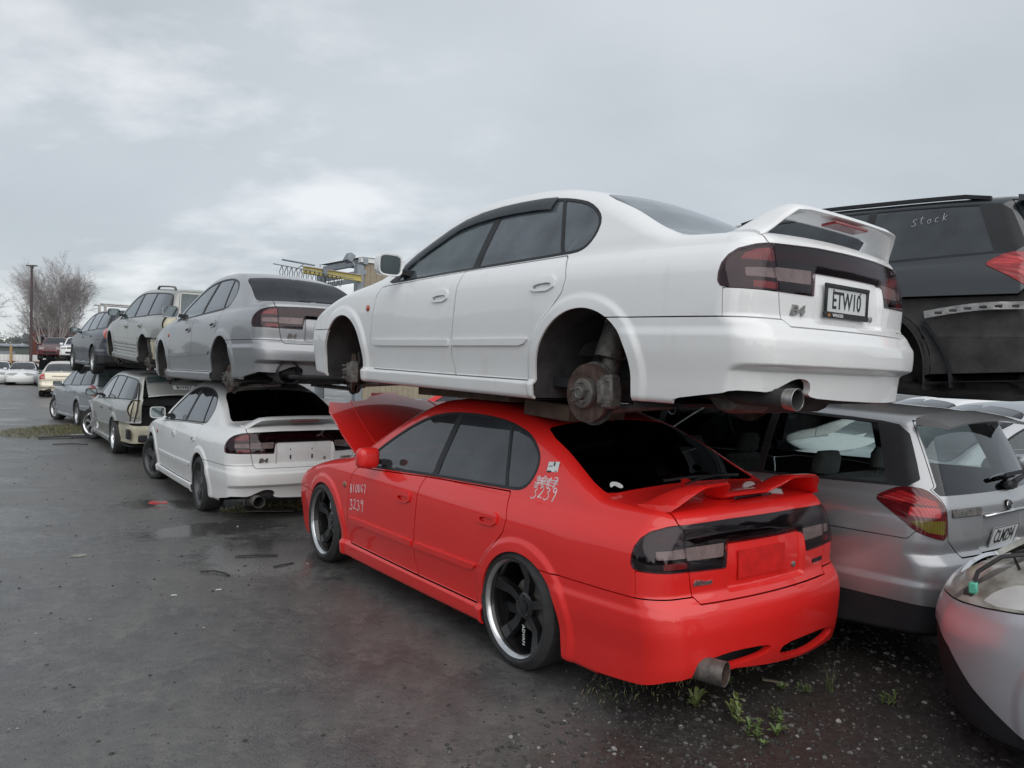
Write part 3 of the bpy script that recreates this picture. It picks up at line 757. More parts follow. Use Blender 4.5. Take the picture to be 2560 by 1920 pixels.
def plate(parent,M,txt,w=.36,hh=.125,frame_w=.0,black=False,size=.105,sx=.72):
    b=MB();r=.01;p=smooth_poly([(-w/2,-hh/2),(w/2,-hh/2),(w/2,hh/2),(-w/2,hh/2)],0)
    b.box((0,0,.0015),(w,hh,.003),0,.0012);o=b.build('number_plate',MT['platew'],parent,True,40);o.matrix_local=M
    if txt:
        t=text_mesh(txt,size,MT['ink'],o,Matrix.Translation((0,-.002,.0035)),.0008,sx,'plate_lettering',.0016)
    if frame_w:
        f=MB();fw=frame_w
        f.box((0,hh/2+fw*.2,.005),(w+2*fw,fw*1.2,.012),0,.003);f.box((0,-hh/2-fw*.25,.005),(w+2*fw,fw*1.7,.012),0,.003)
        f.box((-w/2-fw/4,0,.005),(fw,hh,.0115),0,.003);f.box((w/2+fw/4,0,.005),(fw,hh,.0115),0,.003)
        f.build('plate_frame',MT['trim'],o,True,40)
    else:
        f=MB()
        for a,b2,c,d in((0,hh/2-.003,w,.005),(0,-hh/2+.003,w,.005),(-w/2+.003,0,.005,hh-.012),(w/2-.003,0,.005,hh-.012)): f.box((a,b2,.0034),(c,d,.0012))
        f.build('plate_border',MT['ink'],o,False)
    sc=MB()
    for px in(-w*.33,w*.33):
        sc.lathe([(0.003,.005),(.0065,.004),(.007,.0005)],8,(0,0,0),'z');sc.V=sc.V[:-24]+[(v[0]+px,v[1]+hh*.38,v[2]) for v in sc.V[-24:]]
    sc.build('plate_screw',MT['dsteel'],o,False)
    return o
# ------------------------------------------------------------ assembling the saloons
def body_parts(S,root,pm,opts):
    """the panels common to every saloon"""
    C=S.C;P={}
    P['body']=panel(S,'body',['body'],[pm],root,None,0,.012)
    panel(S,'floor_pan',['floor'],[MT['under']],root,None,0,0)
    for nm in('front_bumper','rear_bumper','bonnet','boot_lid'):
        if nm in opts.get('skip',()): continue
        labs=[nm];mats=[pm]
        if nm=='boot_lid': pass
        P[nm]=panel(S,nm,labs,mats,root,None,opts.get('off_'+nm,0),.018 if nm!='rear_bumper' else .035)
    gm=opts['glass'];tr=MT['trim']
    for sel in(LEFT,RIGHT):
        for fr in('front','rear'):
            d=panel(S,fr+'_door',[fr+'_door'],[pm],root,sel,0,.012)
            if d is None: continue
            if not opts.get('no_mould'):
                panel(S,'door_moulding',['mould_'+fr],[opts.get('mould',pm)],d,sel,.014,.016)
            else: panel(S,'door_moulding',['mould_'+fr],[pm],d,sel,0,.0)
            hd=panel(S,'door_handle',['handle_'+fr],[pm],d,sel,.012,.014)
            panel(S,'handle_recess',['hrec_'+fr],[pm],hd,sel,-.006,.0)
            panel(S,'handle_lip',['hrec_'+fr],[pm],hd,sel,-.006,-.018) if False else None
        t=panel(S,'window_trim',['trim'],[tr],root,sel,.001,.01)
        for gl,ggm in(('gl_front',gm[0]),('gl_rear',gm[1]),('gl_quarter',gm[2])):
            panel(S,'side_window',[gl],[ggm],t,sel,-.004,0)
        lm=opts.get('lamp',('smoke','dkred','clear','redlens'))
        tl=panel(S,'tail_lamp',['lamp','lamp_red','lamp_clear','lamp_low'],[MT['g_smoke']],root,sel,.003,.022);panel(S,'lamp_reflector',['lamp','lamp_red','lamp_clear','lamp_low'],[MT[k] for k in lm],tl,sel,-.011,0)
        panel(S,'lamp_filler_panel',['filler'],[pm],root,sel,0,.012)
        hl=panel(S,'headlamp',['headlamp'],[MT['clear']],root,sel,.002,.02)
    rg=panel(S,'rear_window',['rear_glass'],[gm[3]],root,None,-.002,0)
    panel(S,'windscreen',['windscreen'],[gm[4]],root,None,-.002,0)
    if P.get('boot_lid'):
        gmn=opts.get('garn',('smokeblk','smoke','clear'))
        gn=panel(S,'rear_garnish',['garnish','garn_red','garn_clear'],[MT['g_smoke']],P['boot_lid'],None,.004,.02);panel(S,'garnish_backing',['garnish','garn_red','garn_clear'],[MT[k] for k in gmn],gn,None,-.008,0)
    liner(root,C);underbody(root)
    for sgn in(1,-1):
        m=MB();y=float(C.W(np.array([2.2]),np.array([.69]))[0])
        m.lathe([(0,.028),(.006,.026),(.010,.016),(.011,.001)],20,(0,0,0));o=m.build('side_marker',opts.get('marker',MT['orange']),root,True,60)
        o.location=(2.195,sgn*(y-.001),.690);o.scale=(1.05,1,.9);o.rotation_euler=(0,0,0 if sgn>0 else math.pi)
    for sgn in(1,-1):
        if sgn<0 and opts.get('one_mirror'): continue
        mirror_part(root,*(1.66,.90,.955) if opts.get('folded') else (1.73,.925,.965),pm,sgn,w=.185,hh=.150,glassy=not opts.get('folded'))
    # rear wiper
    w=MB();w.tube([(-.50,.05,1.0),(-.47,-.10,1.022),(-.44,-.34,1.028)],[.010,.007,.005],6);w.strip([(-.445,.16,1.025),(-.44,-.10,1.030),(-.435,-.50,1.018)],.012,.016)
    w.build('rear_wiper',MT['trim'],root,True,40)
    cabin(root,opts.get('cloth',MT['cloth']))
    return P
def sunvisor_strips(S,root):
    """dark weather shields along the top of the side windows"""
    C=S.C
    for sgn in(1,-1):
        b=MB();pts=[(1.90,.975),(1.80,1.05),(1.66,1.125),(1.5,1.205),(1.36,1.255),(1.2,1.285),(1.0,1.300),(.8,1.302),(.6,1.296),(.47,1.284)]
        V=[]
        for (x,z) in pts:
            a=-.52 if x>1.4 else 0
            for dz,o in((.022,.006),(-.045,.022),(-.055,.016)):
                zz=z+dz;y=float(C.W(np.array([x]),np.array([zz]))[0])+o;V.append((x-(.03 if x>1.4 and dz<0 else 0),sgn*y,zz))
        F=[(i*3+j,i*3+j+1,i*3+j+4,i*3+j+3) for i in range(len(pts)-1) for j in range(2)]
        b.add(V,F);b.build('weather_shield',MT['g_vis'],root,True,60,fix=False)
MT['g_vis']=glass('smoked_acrylic',(.10,.11,.12),1.0,.03,.35,(.10,.12,.14))
def spoiler_oem(parent,pm,hgt=.12,tail=-1.02,lamp=True,cy=.595):
    """hoop wing: roots on the lid sides, blade across, stop lamp in its underside"""
    b=MB();secs=[]
    ys=[-1,-.985,-.95,-.90,-.84,-.76,-.6,-.3,0,.3,.6,.76,.84,.90,.95,.985,1]
    for t in ys:
        a=abs(t);up=sstep(1.0,.72,np.array(a));up=float(up)
        y=t*cy;z0=.952+.014*(1-a*a)+up*hgt;xm=-.79-.12*up;ch=.16+.05*(1-up) if a>.7 else .16
        th=.023+.006*(1-up)
        tilt=.10*up
        q=[]
        for i in range(14):
            an=2*math.pi*i/14;ca,sa=math.cos(an),math.sin(an)
            u=math.copysign(abs(ca)**.8,ca)*ch/2;v=sa*th*(1.0 if sa>0 else .8)
            q.append((xm+u,y,z0+v+tilt*(-u)*.9+ .014*(1-(2*u/ch)**2)*up))
        secs.append(q)
    b.loft(secs);o=b.build('rear_spoiler',pm,parent,True,60)
    if lamp:
        l=MB();z=.952+.014+hgt-.030;l.box((-.955,0,z+.006),(.075,.30,.014),0,.003,rot=Matrix.Rotation(.10,3,'Y'))
        l.build('brake_light',MT['dkred'],o,True,40)
    return o
def exhaust(parent,x,y,z,r=.055,ln=.28,mat=None,name='exhaust_tip',yaw=0.,inner=None,tip=.12):
    b=MB();b.lathe([(0,r),(-.003,r+.001),(-.002,r+.0025),(tip*.5,r+.002),(tip,r*.97)],32,(0,0,0),'x');o=b.build(name,mat or MT['steel'],parent,True,40)
    i=MB();i.lathe([(0,r),(.0,r-.004),(.05,r-.005),(ln*.7,r-.008),(ln*.7,.001)],28,(0,0,0),'x');i.build('pipe_bore',inner or MT['under'],o,True,40,fix=False)
    t=MB();t.lathe([(tip,r*.95),(ln,r*.85),(ln+.05,r*.5),(ln+.4,r*.48)],24,(0,0,0),'x');t.build('tail_pipe',MT['dsteel'] if r>.055 else MT['under'],o,True,40)
    o.location=(x,y,z);o.rotation_euler=(0,0,yaw);return o
def badge(parent,txt,s,z,size,mat,sx=1.,C=None,shear=0.,sgn=1,bold=.001,name='badge'):
    """raised lettering on the rear face at |y|"""
    y=s;x=float(C.R(np.array(abs(y)),np.array(z)))
    dy=2*C.rcurve*y
    return text_mesh(txt,size,mat,parent,frame((x-.002,y,z),(dy,-1,0) if True else 0,(0,0,1)),.003,sx,name,bold,shear=shear)
def lock(parent,C,y,z,mat):
    b=MB();b.lathe([(0,.016),(-.006,.015),(-.008,.012),(-.007,.002),(-.007,.0005)],20,(0,0,0),'x');o=b.build('boot_lock',mat,parent,True,40)
    o.location=(float(C.R(np.array(abs(y)),np.array(z)))-.001,y,z);return o
# ------------------------------------------------------------ estate cars
class WagonB(Sedan):
    """later estate: steep tailgate, dark wrapped rear pillar"""
    Wz=pchip([.10,.14,.20,.30,.50,.70,.85,.91,.945,.965,.985,1.0,1.20,1.38,1.46,1.52],
             [-.055,-.04,-.026,-.018,.0,.003,-.008,-.028,-.050,-.068,-.080,-.086,-.165,-.255,-.305,-.35])
    sill=.012
    Wx=pchip([-1.1,-.95,-.82,-.6,-.3,0.3,1.2,2.0,2.5,2.9,3.2,3.45,3.6],[.745,.77,.79,.815,.84,.858,.862,.858,.85,.83,.80,.755,.72])
    Tx=pchip([-1.2,-.85,-.5,0,.5,.9,1.2,1.45,1.7,2.0,2.28,2.4,2.7,3.0,3.3,3.5],[1.405,1.425,1.445,1.465,1.477,1.477,1.463,1.415,1.31,1.16,1.02,.985,.94,.875,.79,.69])
    crown=([-1.0,.2,1.4,2.2,3.4],[.11,.12,.12,.07,.10]);rtop=([-1.,-.5,0,2.,2.4,3.4],[.05,.06,.07,.06,.05,.06])
    arches=[(0.,.315,.355),(2.67,.315,.355)];flare=.012
    Rz=pchip([.05,.2,.33,.45,.55,.62,.66,.68,.75,.9,.98,1.02,1.2,1.36,1.42,1.5],[-1.0,-1.05,-1.08,-1.095,-1.095,-1.08,-1.05,-1.035,-1.05,-1.045,-1.015,-.995,-.915,-.845,-.83,-.80])
    under=.0;rcurve=.15
    Fz=pchip([.1,.2,.4,.55,.65,.8],[3.48,3.54,3.58,3.56,3.50,3.34])
    Bx=([-1.1,-.9,-.40,-.3,2.9,3.1,3.6],[.25,.24,.21,.17,.17,.18,.19])
    lo=(-1.2,-.92,.06);hi=(3.66,.92,1.56)
    def R(s,y,z):
        rec=sstep(.30,.27,y)*sstep(.60,.63,z)*sstep(.88,.84,z)
        return s.Rz(z)+s.rcurve*y*y+.022*rec
class WagonA(Sedan):
    """earlier estate sharing the saloon's front"""
    Wz=pchip([.10,.14,.19,.25,.30,.46,.60,.70,.775,.80,.86,.895,.92,1.0,1.30,1.38,1.46],
             [-.055,-.042,-.034,-.028,-.024,-.003,.0,-.002,-.008,-.014,-.040,-.066,-.084,-.115,-.235,-.275,-.33])
    Tx=pchip([-1.1,-.8,-.5,0,.5,.9,1.2,1.4,1.6,1.85,2.2,2.3,2.6,2.9,3.2,3.4,3.6],[1.365,1.385,1.405,1.43,1.443,1.443,1.43,1.395,1.325,1.19,.96,.925,.878,.815,.730,.655,.56])
    crown=([-1.0,.2,1.4,2.2,3.4],[.11,.12,.13,.07,.10]);rtop=([-1.,-.5,0,2.,2.4,3.4],[.05,.06,.075,.06,.05,.06])
    Rz=pchip([.05,.2,.33,.45,.53,.58,.60,.70,.88,.94,1.0,1.2,1.34,1.45],[-1.0,-1.04,-1.07,-1.08,-1.07,-1.03,-1.0,-1.005,-.995,-.975,-.945,-.86,-.80,-.75])
    under=0.;flare=.02
    lo=(-1.2,-.92,.04);hi=(3.68,.92,1.54)
    def R(s,y,z): return s.Rz(z)+s.rcurve*y*y
B_DLO=[(2.0,.935),(1.05,.967),(.1,.990),(-.60,1.015),(-.87,1.024),(-.81,1.18),(-.73,1.345),(-.55,1.372),(.0,1.395),(.5,1.402),(.9,1.398),(1.2,1.37),(1.45,1.30),(1.65,1.215),(1.85,1.09)]
B_FD=[(1.05,.957),(1.97,.927),(2.06,.90),(2.12,.78),(2.15,.6),(2.16,.34),(2.11,.26),(1.05,.26),(1.07,.5),(1.05,.8)]
B_RD=[(1.045,.957),(1.045,.8),(1.065,.5),(1.045,.26),(.42,.26),(.39,.40),(.32,.56),(.20,.70),(.12,.80),(.10,.90),(.12,.985)]
B_LAMP=[(1.100,.95),(1.011,.992),(.942,1.019),(.863,1.024),(.771,1.015),(.692,.969),(.658,.932),(.645,.874),(.636,.752),(.77,.772),(.882,.80),(.997,.877),(1.059,.916)]
def gateB(V):
    s=np.abs(V[:,1])+V[:,0]+1;z=V[:,2]
    return np.maximum.reduce([s-np.interp(z,[.64,.66,.75,.87,.93,.97,1.015,1.03,1.29,1.38],[.48,.495,.628,.638,.650,.68,.745,.712,.775,.79]),.653-z,z-1.375,V[:,0]+.5])
def wagonB_surface(h=.02,fine=False):
    C=WagonB();S=Surf(C.f,C.lo,C.hi,h,fine);S.C=C
    S.cut('void',arcs(C))
    S.cut('lamp',rearf(smooth_poly(B_LAMP,1)),.0015,['body'])
    S.cut('tailgate',gateB,.0035,['body'])
    def bump(V):
        s=np.abs(V[:,1])+V[:,0]+1
        return np.maximum(V[:,2]-np.interp(s,[.48,.50,.63,.64,.88,.93],[.652,.66,.75,.80,.80,.757]),V[:,0]+.1)
    S.cut('rear_bumper',bump,.0025,['body'])
    S.cut('valance',lambda V:V[:,2]-(.385+.05*np.abs(V[:,1])**2),0,['rear_bumper'])
    S.cut('front_bumper',lambda V:np.maximum(V[:,2]-.60,2.66-V[:,0]),.003,['body'])
    S.cut('bonnet',topf([(2.34,-.1),(2.34,.62),(2.36,.72),(2.7,.72),(3.1,.68),(3.3,.58),(3.40,.3),(3.42,-.1)],.68),.003,['body'])
    for nm,p in(('front_door',B_FD),('rear_door',B_RD)): S.cut(nm,sidef(smooth_poly(p,1)),.0028,['body'])
    dlo=sidef(smooth_poly(B_DLO,1));S.cut('trim',dlo,0,['body','front_door','rear_door','void'])
    g=off(dlo,.016)
    S.cut('gl_front',inter(g,band(0,1.03,1.90)),0,['trim'])
    S.cut('gl_rear',inter(g,band(0,.11,.975)),0,['trim'])
    S.cut('gl_quarter',inter(g,lambda V:np.maximum(V[:,0]-.06,(-.70+.40*(V[:,2]-1.03))-V[:,0])),0,['trim'])
    S.cut('rear_glass',inter(off(gateB,.018),lambda V:.985-V[:,2]),0,['tailgate'])
    ws=smooth_poly([(1.46,-.1),(1.46,.50),(1.55,.57),(1.95,.65),(2.22,.71),(2.29,.68),(2.33,-.1)],1)
    S.cut('windscreen',topf(ws,.85),.003,['body'])
    S.cut('lamp_red',rearf([(1.06,.952),(.93,1.0),(.72,.955),(.70,.93),(1.0,.945)]),0,['lamp'])
    S.cut('lamp_low',rearf([(.665,.86),(.86,.858),(.92,.85),(.80,.80),(.665,.785)]),0,['lamp'])
    S.cut('lamp_mid',rearf([(.70,.925),(.90,.925),(.92,.88),(.70,.875)]),0,['lamp'])
    S.cut('headlamp',frontf([(.35,.74),(.62,.80),(.90,.83),(1.10,.80),(1.0,.70),(.80,.66),(.36,.65)],3.5,2.8),.002,['body','bonnet'])
    S.cut('mould_front',sidef([(2.12,.475),(2.12,.452),(1.09,.458),(1.09,.482)]),0,['front_door']);S.cut('mould_rear',sidef([(1.05,.482),(1.05,.458),(.40,.462),(.37,.486)]),0,['rear_door'])
    S.cut('handle_front',sidef(smooth_poly([(1.35,.795),(1.35,.825),(1.13,.832),(1.13,.80)],1)),0,['front_door']);S.cut('handle_rear',sidef(smooth_poly([(.37,.820),(.37,.850),(.155,.858),(.155,.826)],1)),0,['rear_door'])
    S.cut('floor',lambda V:V[:,2]-(np.interp(V[:,0],*C.Bx)+.004),0,['body','rear_bumper','front_bumper','valance'])
    S.finish();return S
A_DLO=[(1.99,.858),(1.706,.868),(1.056,.900),(.172,.931),(-.40,.952),(-.83,.965),(-.86,.99),(-.80,1.12),(-.72,1.27),(-.66,1.30),(-.45,1.318),(.0,1.333),(.5,1.342),(.85,1.342),(1.13,1.328),(1.36,1.282),(1.55,1.205),(1.72,1.11),(1.86,1.015),(1.96,.935)]
def gateA(V):
    s=np.abs(V[:,1])+V[:,0]+1;z=V[:,2]
    return np.maximum.reduce([s-np.interp(z,[.57,.70,.97,1.0,1.30,1.36],[.60,.60,.605,.63,.72,.73]),.575-z,z-1.345,V[:,0]+.5])
def wagonA_surface(h=.022,fine=False):
    C=WagonA();S=Surf(C.f,C.lo,C.hi,h,fine);S.C=C
    S.cut('void',arcs(C))
    S.cut('rear_bumper',lambda V:np.maximum(V[:,2]-.583,V[:,0]+.1),.003,['body'])
    S.cut('front_bumper',lambda V:np.maximum(V[:,2]-.54,2.6-V[:,0]),.003,['body'])
    S.cut('tailgate',gateA,.004,['body'])
    S.cut('bonnet',topf([(2.285,-.1),(2.285,.62),(2.30,.69),(2.6,.70),(3.0,.665),(3.25,.58),(3.37,.3),(3.39,-.1)],.6),.003,['body'])
    for nm,p in(('front_door',S_FD),('rear_door',S_RD)): S.cut(nm,sidef(p),.0028,['body'])
    dlo=sidef(smooth_poly(A_DLO,1));S.cut('trim',dlo,0,['body','front_door','rear_door','void'])
    g=off(dlo,.016)
    S.cut('gl_front',inter(g,band(0,1.022,1.88)),0,['trim'])
    S.cut('gl_rear',inter(g,band(0,.16,.962)),0,['trim'])
    S.cut('gl_quarter',inter(g,lambda V:V[:,0]-.11),0,['trim'])
    S.cut('rear_glass',inter(off(gateA,.03),lambda V:.975-V[:,2]),0,['tailgate'])
    ws=smooth_poly([(1.43,-.1),(1.43,.50),(1.50,.56),(1.9,.63),(2.18,.69),(2.235,.65),(2.27,-.1)],1)
    S.cut('windscreen',topf(ws,.85),.003,['body'])
    S.cut('lamp',rearf(smooth_poly([(.615,.965),(.80,.968),(.93,.955),(.965,.90),(.945,.80),(.87,.71),(.78,.665),(.615,.66)],1)),.0015,['body'])
    S.cut('headlamp',frontf([(.33,.70),(.62,.74),(.86,.735),(.98,.70),(.97,.635),(.80,.60),(.33,.575)],3.5,2.9),.002,['body','bonnet'])
    S.cut('mould_front',sidef(S_MF),0,['front_door']);S.cut('mould_rear',sidef(S_MR),0,['rear_door'])
    S.cut('handle_front',sidef(S_HF),0,['front_door']);S.cut('handle_rear',sidef(S_HR),0,['rear_door'])
    S.cut('hrec_front',sidef(S_HFr),0,['handle_front']);S.cut('hrec_rear',sidef(S_HRr),0,['handle_rear'])
    S.cut('floor',lambda V:V[:,2]-(np.interp(V[:,0],*C.Bx)+.004),0,['body','rear_bumper','front_bumper'])
    S.finish();return S
def wagon_parts(S,root,pm,o):
    C=S.C;P={};gm=o['glass'];tr=MT['trim'];skip=o.get('skip',())
    P['body']=panel(S,'body',['body'],[pm],root,None,0,.012)
    panel(S,'floor_pan',['floor'],[MT['under']],root,None,0,0)
    for nm in('front_bumper','rear_bumper','bonnet','tailgate'):
        if nm in skip: continue
        P[nm]=panel(S,nm,[nm],[o.get(nm,pm)],root,None,0,.018)
    if 'valance' in S.names and 'rear_bumper' not in skip: panel(S,'bumper_valance',['valance'],[MT['trim']],P['rear_bumper'],None,-.004,.03)
    if 'rear_bumper' in skip:
        panel(S,'rear_inner_panel',['rear_bumper']+(['valance'] if 'valance' in S.names else []),[o.get('inner',MT['cream'])],root,None,-.055,.0)
    for sel in(LEFT,RIGHT):
        for fr in('front','rear'):
            d=panel(S,fr+'_door',[fr+'_door'],[pm],root,sel,0,.012)
            panel(S,'door_moulding',['mould_'+fr],[o.get('mould',pm)],d,sel,.008,.01)
            hd=panel(S,'door_handle',['handle_'+fr],[pm],d,sel,.016,.018)
            if 'hrec_front' in S.names: panel(S,'handle_recess',['hrec_'+fr],[pm],hd,sel,-.004,0)
        t=panel(S,'window_trim',['trim'],[tr],root,sel,.001,.01)
        for gl,g in(('gl_front',gm[0]),('gl_rear',gm[1]),('gl_quarter',gm[2])): panel(S,'side_window',[gl],[g],t,sel,-.004,0)
        if o.get('no_lamp'): panel(S,'lamp_recess',['lamp'],[o.get('inner',MT['cream'])],root,sel,-.035,-.035)
        else: panel(S,'tail_lamp',['lamp']+[l for l in('lamp_red','lamp_low','lamp_mid') if l in S.names],[MT[k] for k in o.get('lamp',('dkred','redlens2','olive','redlens2'))],root,sel,.004,.02)
        panel(S,'headlamp',['headlamp'],[MT['clear']],root,sel,.002,.02)
    tg=P.get('tailgate')
    rg=panel(S,'rear_window',['rear_glass'],[gm[3]],tg,None,-.002,0)
    panel(S,'windscreen',['windscreen'],[gm[4]],root,None,-.002,0)
    liner(root,C);underbody(root)
    for sgn in(1,-1): mirror_part(root,1.74,.945,o.get('mz',.99),o.get('mirror',pm),sgn,w=.20,hh=.135)
    cabin(root,o.get('cloth',MT['cloth']),rear_x=-.05,belt=.92)
    return P
def gate_wiper(tg,y0=-.02,x=-1.005,z=1.03):
    w=MB();w.tube([(x-.03,y0,z-.03),(x-.035,y0,z-.0),(x-.02,y0-.30,z+.05)],[.022,.018,.008],8);w.strip([(x-.03,y0+.12,z+.045),(x-.025,y0-.25,z+.055),(x-.0,y0-.45,z+.05)],.014,.02)
    w.box((x-.02,y0+.02,z-.02),(.04,.10,.05),bev=.012);w.build('gate_wiper',MT['trim'],tg,True,40)
def roof_rails(root,C,y=.53,x0=-.62,x1=1.15,mat=None,lift=.045):
    for sgn in(1,-1):
        b=MB();pts=[]
        for i in range(13):
            t=i/12;x=x0+(x1-x0)*t;e=min(1,min(t,1-t)/.10);z=float(C.T(np.array(x),np.array(y)))-.008+lift*math.sin(e*math.pi/2)
            pts.append((x,sgn*y,z))
        b.strip(pts,.032,.024);b.build('roof_rail',mat or MT['trim'],root,True,40)
# ------------------------------------------------------------ camera, sky, light
CAMF,CAMP,CAMR,CAMH=1893.78,.0190196,.0228641,1.61275
def make_camera():
    c=bpy.data.cameras.new('camera');c.sensor_width=36;c.lens=CAMF/2560*36;c.clip_end=3000;c.clip_start=.05
    o=bpy.data.objects.new('camera',c);COL.objects.link(o)
    cp,sp,cr,sr=math.cos(CAMP),math.sin(CAMP),math.cos(CAMR),math.sin(CAMR)
    X=Vector((1,0,0));U=Vector((0,sp,cp));Fw=Vector((0,cp,-sp))
    r=X*cr+U*sr;u=X*(-sr)+U*cr
    M=Matrix.Identity(4)
    for i in range(3): M[i][0]=r[i];M[i][1]=u[i];M[i][2]=-Fw[i]
    M[2][3]=CAMH;o.matrix_world=M;SC.camera=o
make_camera()
SC.view_settings.view_transform='Standard';SC.view_settings.look='None';SC.view_settings.exposure=.47;SC.view_settings.gamma=1
SUN_EL,SUN_AZ=math.radians(38),math.radians(158)   # azimuth from +Y towards +X
def make_world():
    w=bpy.data.worlds.new('World');SC.world=w;w.use_nodes=True;nt=w.node_tree;nt.nodes.clear()
    out=nt.nodes.new('ShaderNodeOutputWorld');bg=nt.nodes.new('ShaderNodeBackground')
    sky=nt.nodes.new('ShaderNodeTexSky');sky.sky_type='NISHITA';sky.sun_disc=False;sky.sun_elevation=SUN_EL;sky.sun_rotation=SUN_AZ
    tc=nt.nodes.new('ShaderNodeTexCoord')
    # overcast: layered cloud, mapped on a flat layer overhead (x/z, y/z)
    sx=N(nt,'ShaderNodeSeparateXYZ');nt.links.new(tc.outputs['Generated'],sx.inputs[0])
    ad=N(nt,'ShaderNodeMath',_operation='MAXIMUM');nt.links.new(sx.outputs[2],ad.inputs[0]);ad.inputs[1].default_value=0
    a2=N(nt,'ShaderNodeMath',_operation='ADD');nt.links.new(ad.outputs[0],a2.inputs[0]);a2.inputs[1].default_value=.30
    dv=N(nt,'ShaderNodeVectorMath',_operation='DIVIDE');cb=N(nt,'ShaderNodeCombineXYZ')
    for i in range(3): nt.links.new(a2.outputs[0],cb.inputs[i])
    nt.links.new(tc.outputs['Generated'],dv.inputs[0]);nt.links.new(cb.outputs[0],dv.inputs[1])
    mp=N(nt,'ShaderNodeMapping');mp.inputs['Location'].default_value=SKYOFF;mp.inputs['Scale'].default_value=(.75,1.0,.25);nt.links.new(dv.outputs[0],mp.inputs[0])
    n1=noise(nt,.95,6,.48,vec=mp.outputs[0]);n2=noise(nt,2.6,7,.55,vec=mp.outputs[0]);n3=noise(nt,.45,3,.5,vec=mp.outputs[0])
    base=mixc(nt,ramp(nt,n3,[(.32,0.),(.68,1.)]),(3.45,3.76,4.02),(4.2,4.52,4.80))
    base=mixc(nt,ramp(nt,n1,[(.38,0.),(.66,1.)]),base,(4.8,5.12,5.40))
    br=N(nt,'ShaderNodeMath',_operation='MULTIPLY');nt.links.new(ramp(nt,n2,[(.46,0.),(.64,1.)]),br.inputs[0])
    ln=N(nt,'ShaderNodeVectorMath',_operation='DOT_PRODUCT');nt.links.new(tc.outputs['Generated'],ln.inputs[0]);ln.inputs[1].default_value=(-.36,.91,.20)
    lowb=ramp(nt,ln.outputs['Value'],[(.93,.12),(.985,1.)]);nt.links.new(lowb,br.inputs[1])
    base=mixc(nt,br.outputs[0],base,(6.3,6.5,6.65))
    # thin spots let a little of the clear sky through
    skm=mixc(nt,.08,base,sky.outputs[0])
    nt.links.new(skm,bg.inputs[0]);bg.inputs[1].default_value=.1
    nt.links.new(bg.outputs[0],out.inputs[0])
SKYOFF=(.3,.0,0)
make_world()
sl=bpy.data.lights.new('sun','SUN');sl.energy=1.45;sl.angle=math.radians(95);sl.color=(1.,.965,.92)
so=bpy.data.objects.new('sun',sl);COL.objects.link(so)
sd=Vector((math.sin(SUN_AZ)*math.cos(SUN_EL),math.cos(SUN_AZ)*math.cos(SUN_EL),math.sin(SUN_EL)))
so.rotation_euler=(-sd).to_track_quat('-Z','Y').to_euler()
# ------------------------------------------------------------ the cars of the photograph
def pose(o,p): o.location=p[:3];o.rotation_euler=(p[5],p[4],p[3])
S_OEM=sedan_surface(False,.0185,True);S_AERO=sedan_surface(True,.0185,True)
POSE=dict(red=[.7018,4.5778,0,2.2055,-.0025,.0008],white=[.9475,4.3761,1.2901,2.2461,-.0232,.0077],
 silver=[-2.4195,8.4581,1.2543,2.2192,.0015,.0109],low=[-2.7367,8.7587,.0,2.1907,-.0016,-.002])
GRP='stacked scrap cars'
dg,md,cl=MT['g_dark'],MT['g_mid'],MT['g_clear']
def on_side(C,x,z,o=.002): return float(C.W(np.array([x]),np.array([z]))[0])+o
def scribble(parent,C,strokes,x0,z0,sc,shear=0.,name='pen_mark',mat=None,r=.0030):
    """pen strokes laid on the left flank; strokes in a unit cell per glyph, running towards the tail"""
    b=MB()
    for st in strokes:
        p=smooth_poly(st,2,False) if len(st)>2 else st
        pts=[]
        for (u,v) in p:
            x=x0-u*sc;z=z0+v*sc-shear*u*sc;pts.append((x,on_side(C,x,z,.0015),z))
        b.strip(pts,r*2,.0012,(0,1,0))
    return b.build(name,mat or MT['chalk'],parent,False)
GL={'3':[[(.05,.9),(.4,1.),(.55,.8),(.25,.55),(.6,.4),(.55,.05),(.2,-.05),(0,.1)]],'2':[[(.05,.8),(.3,1.02),(.55,.8),(.4,.4),(.0,.02),(.3,.08),(.65,0)]],
 '9':[[(.55,.75),(.35,1.),(.08,.8),(.2,.55),(.5,.65),(.56,.9),(.5,.3),(.38,-.2)]],'0':[[(.3,1.),(.05,.6),(.1,.1),(.4,.0),(.6,.5),(.5,.95),(.3,1.)]],
 '6':[[(.45,1.),(.15,.6),(.08,.15),(.35,-.02),(.55,.25),(.35,.45),(.1,.25)]],'7':[[(.0,.95),(.6,1.),(.4,.45),(.3,-.05)]],'1':[[(.25,1.),(.22,0.)]],
 'B':[[(.1,1.),(.08,0.)],[(.05,1.),(.45,.95),(.4,.6),(.12,.52),(.5,.4),(.5,.05),(.05,0)]],'U':[[(.05,1.),(.05,.2),(.3,0),(.5,.2),(.5,1.)]],
 'S':[[(.6,1.),(.2,.95),(.1,.65),(.5,.45),(.55,.1),(.2,-.05),(.0,.1)]],'T':[[(.0,.9),(.5,.95)],[(.25,1.2),(.2,.3),(.35,.05),(.5,.1)]],'O':[[(.3,.7),(.05,.45),(.2,.05),(.5,.15),(.5,.6),(.3,.7)]],'C':[[(.5,.65),(.2,.7),(.05,.35),(.2,.0),(.5,.1)]],'K':[[(.1,1.1),(.1,0)],[(.5,.7),(.12,.38),(.5,.0)]]}
def word(txt,gap=.78):
    out=[]
    for i,c in enumerate(txt):
        for st in GL.get(c,[]): out.append([(u+i*gap,v+.06*math.sin(i*2.1)) for u,v in st])
    return out
def rear_on(C,y,z,o=-.002): return float(C.R(np.array(abs(y)),np.array(z)))+o
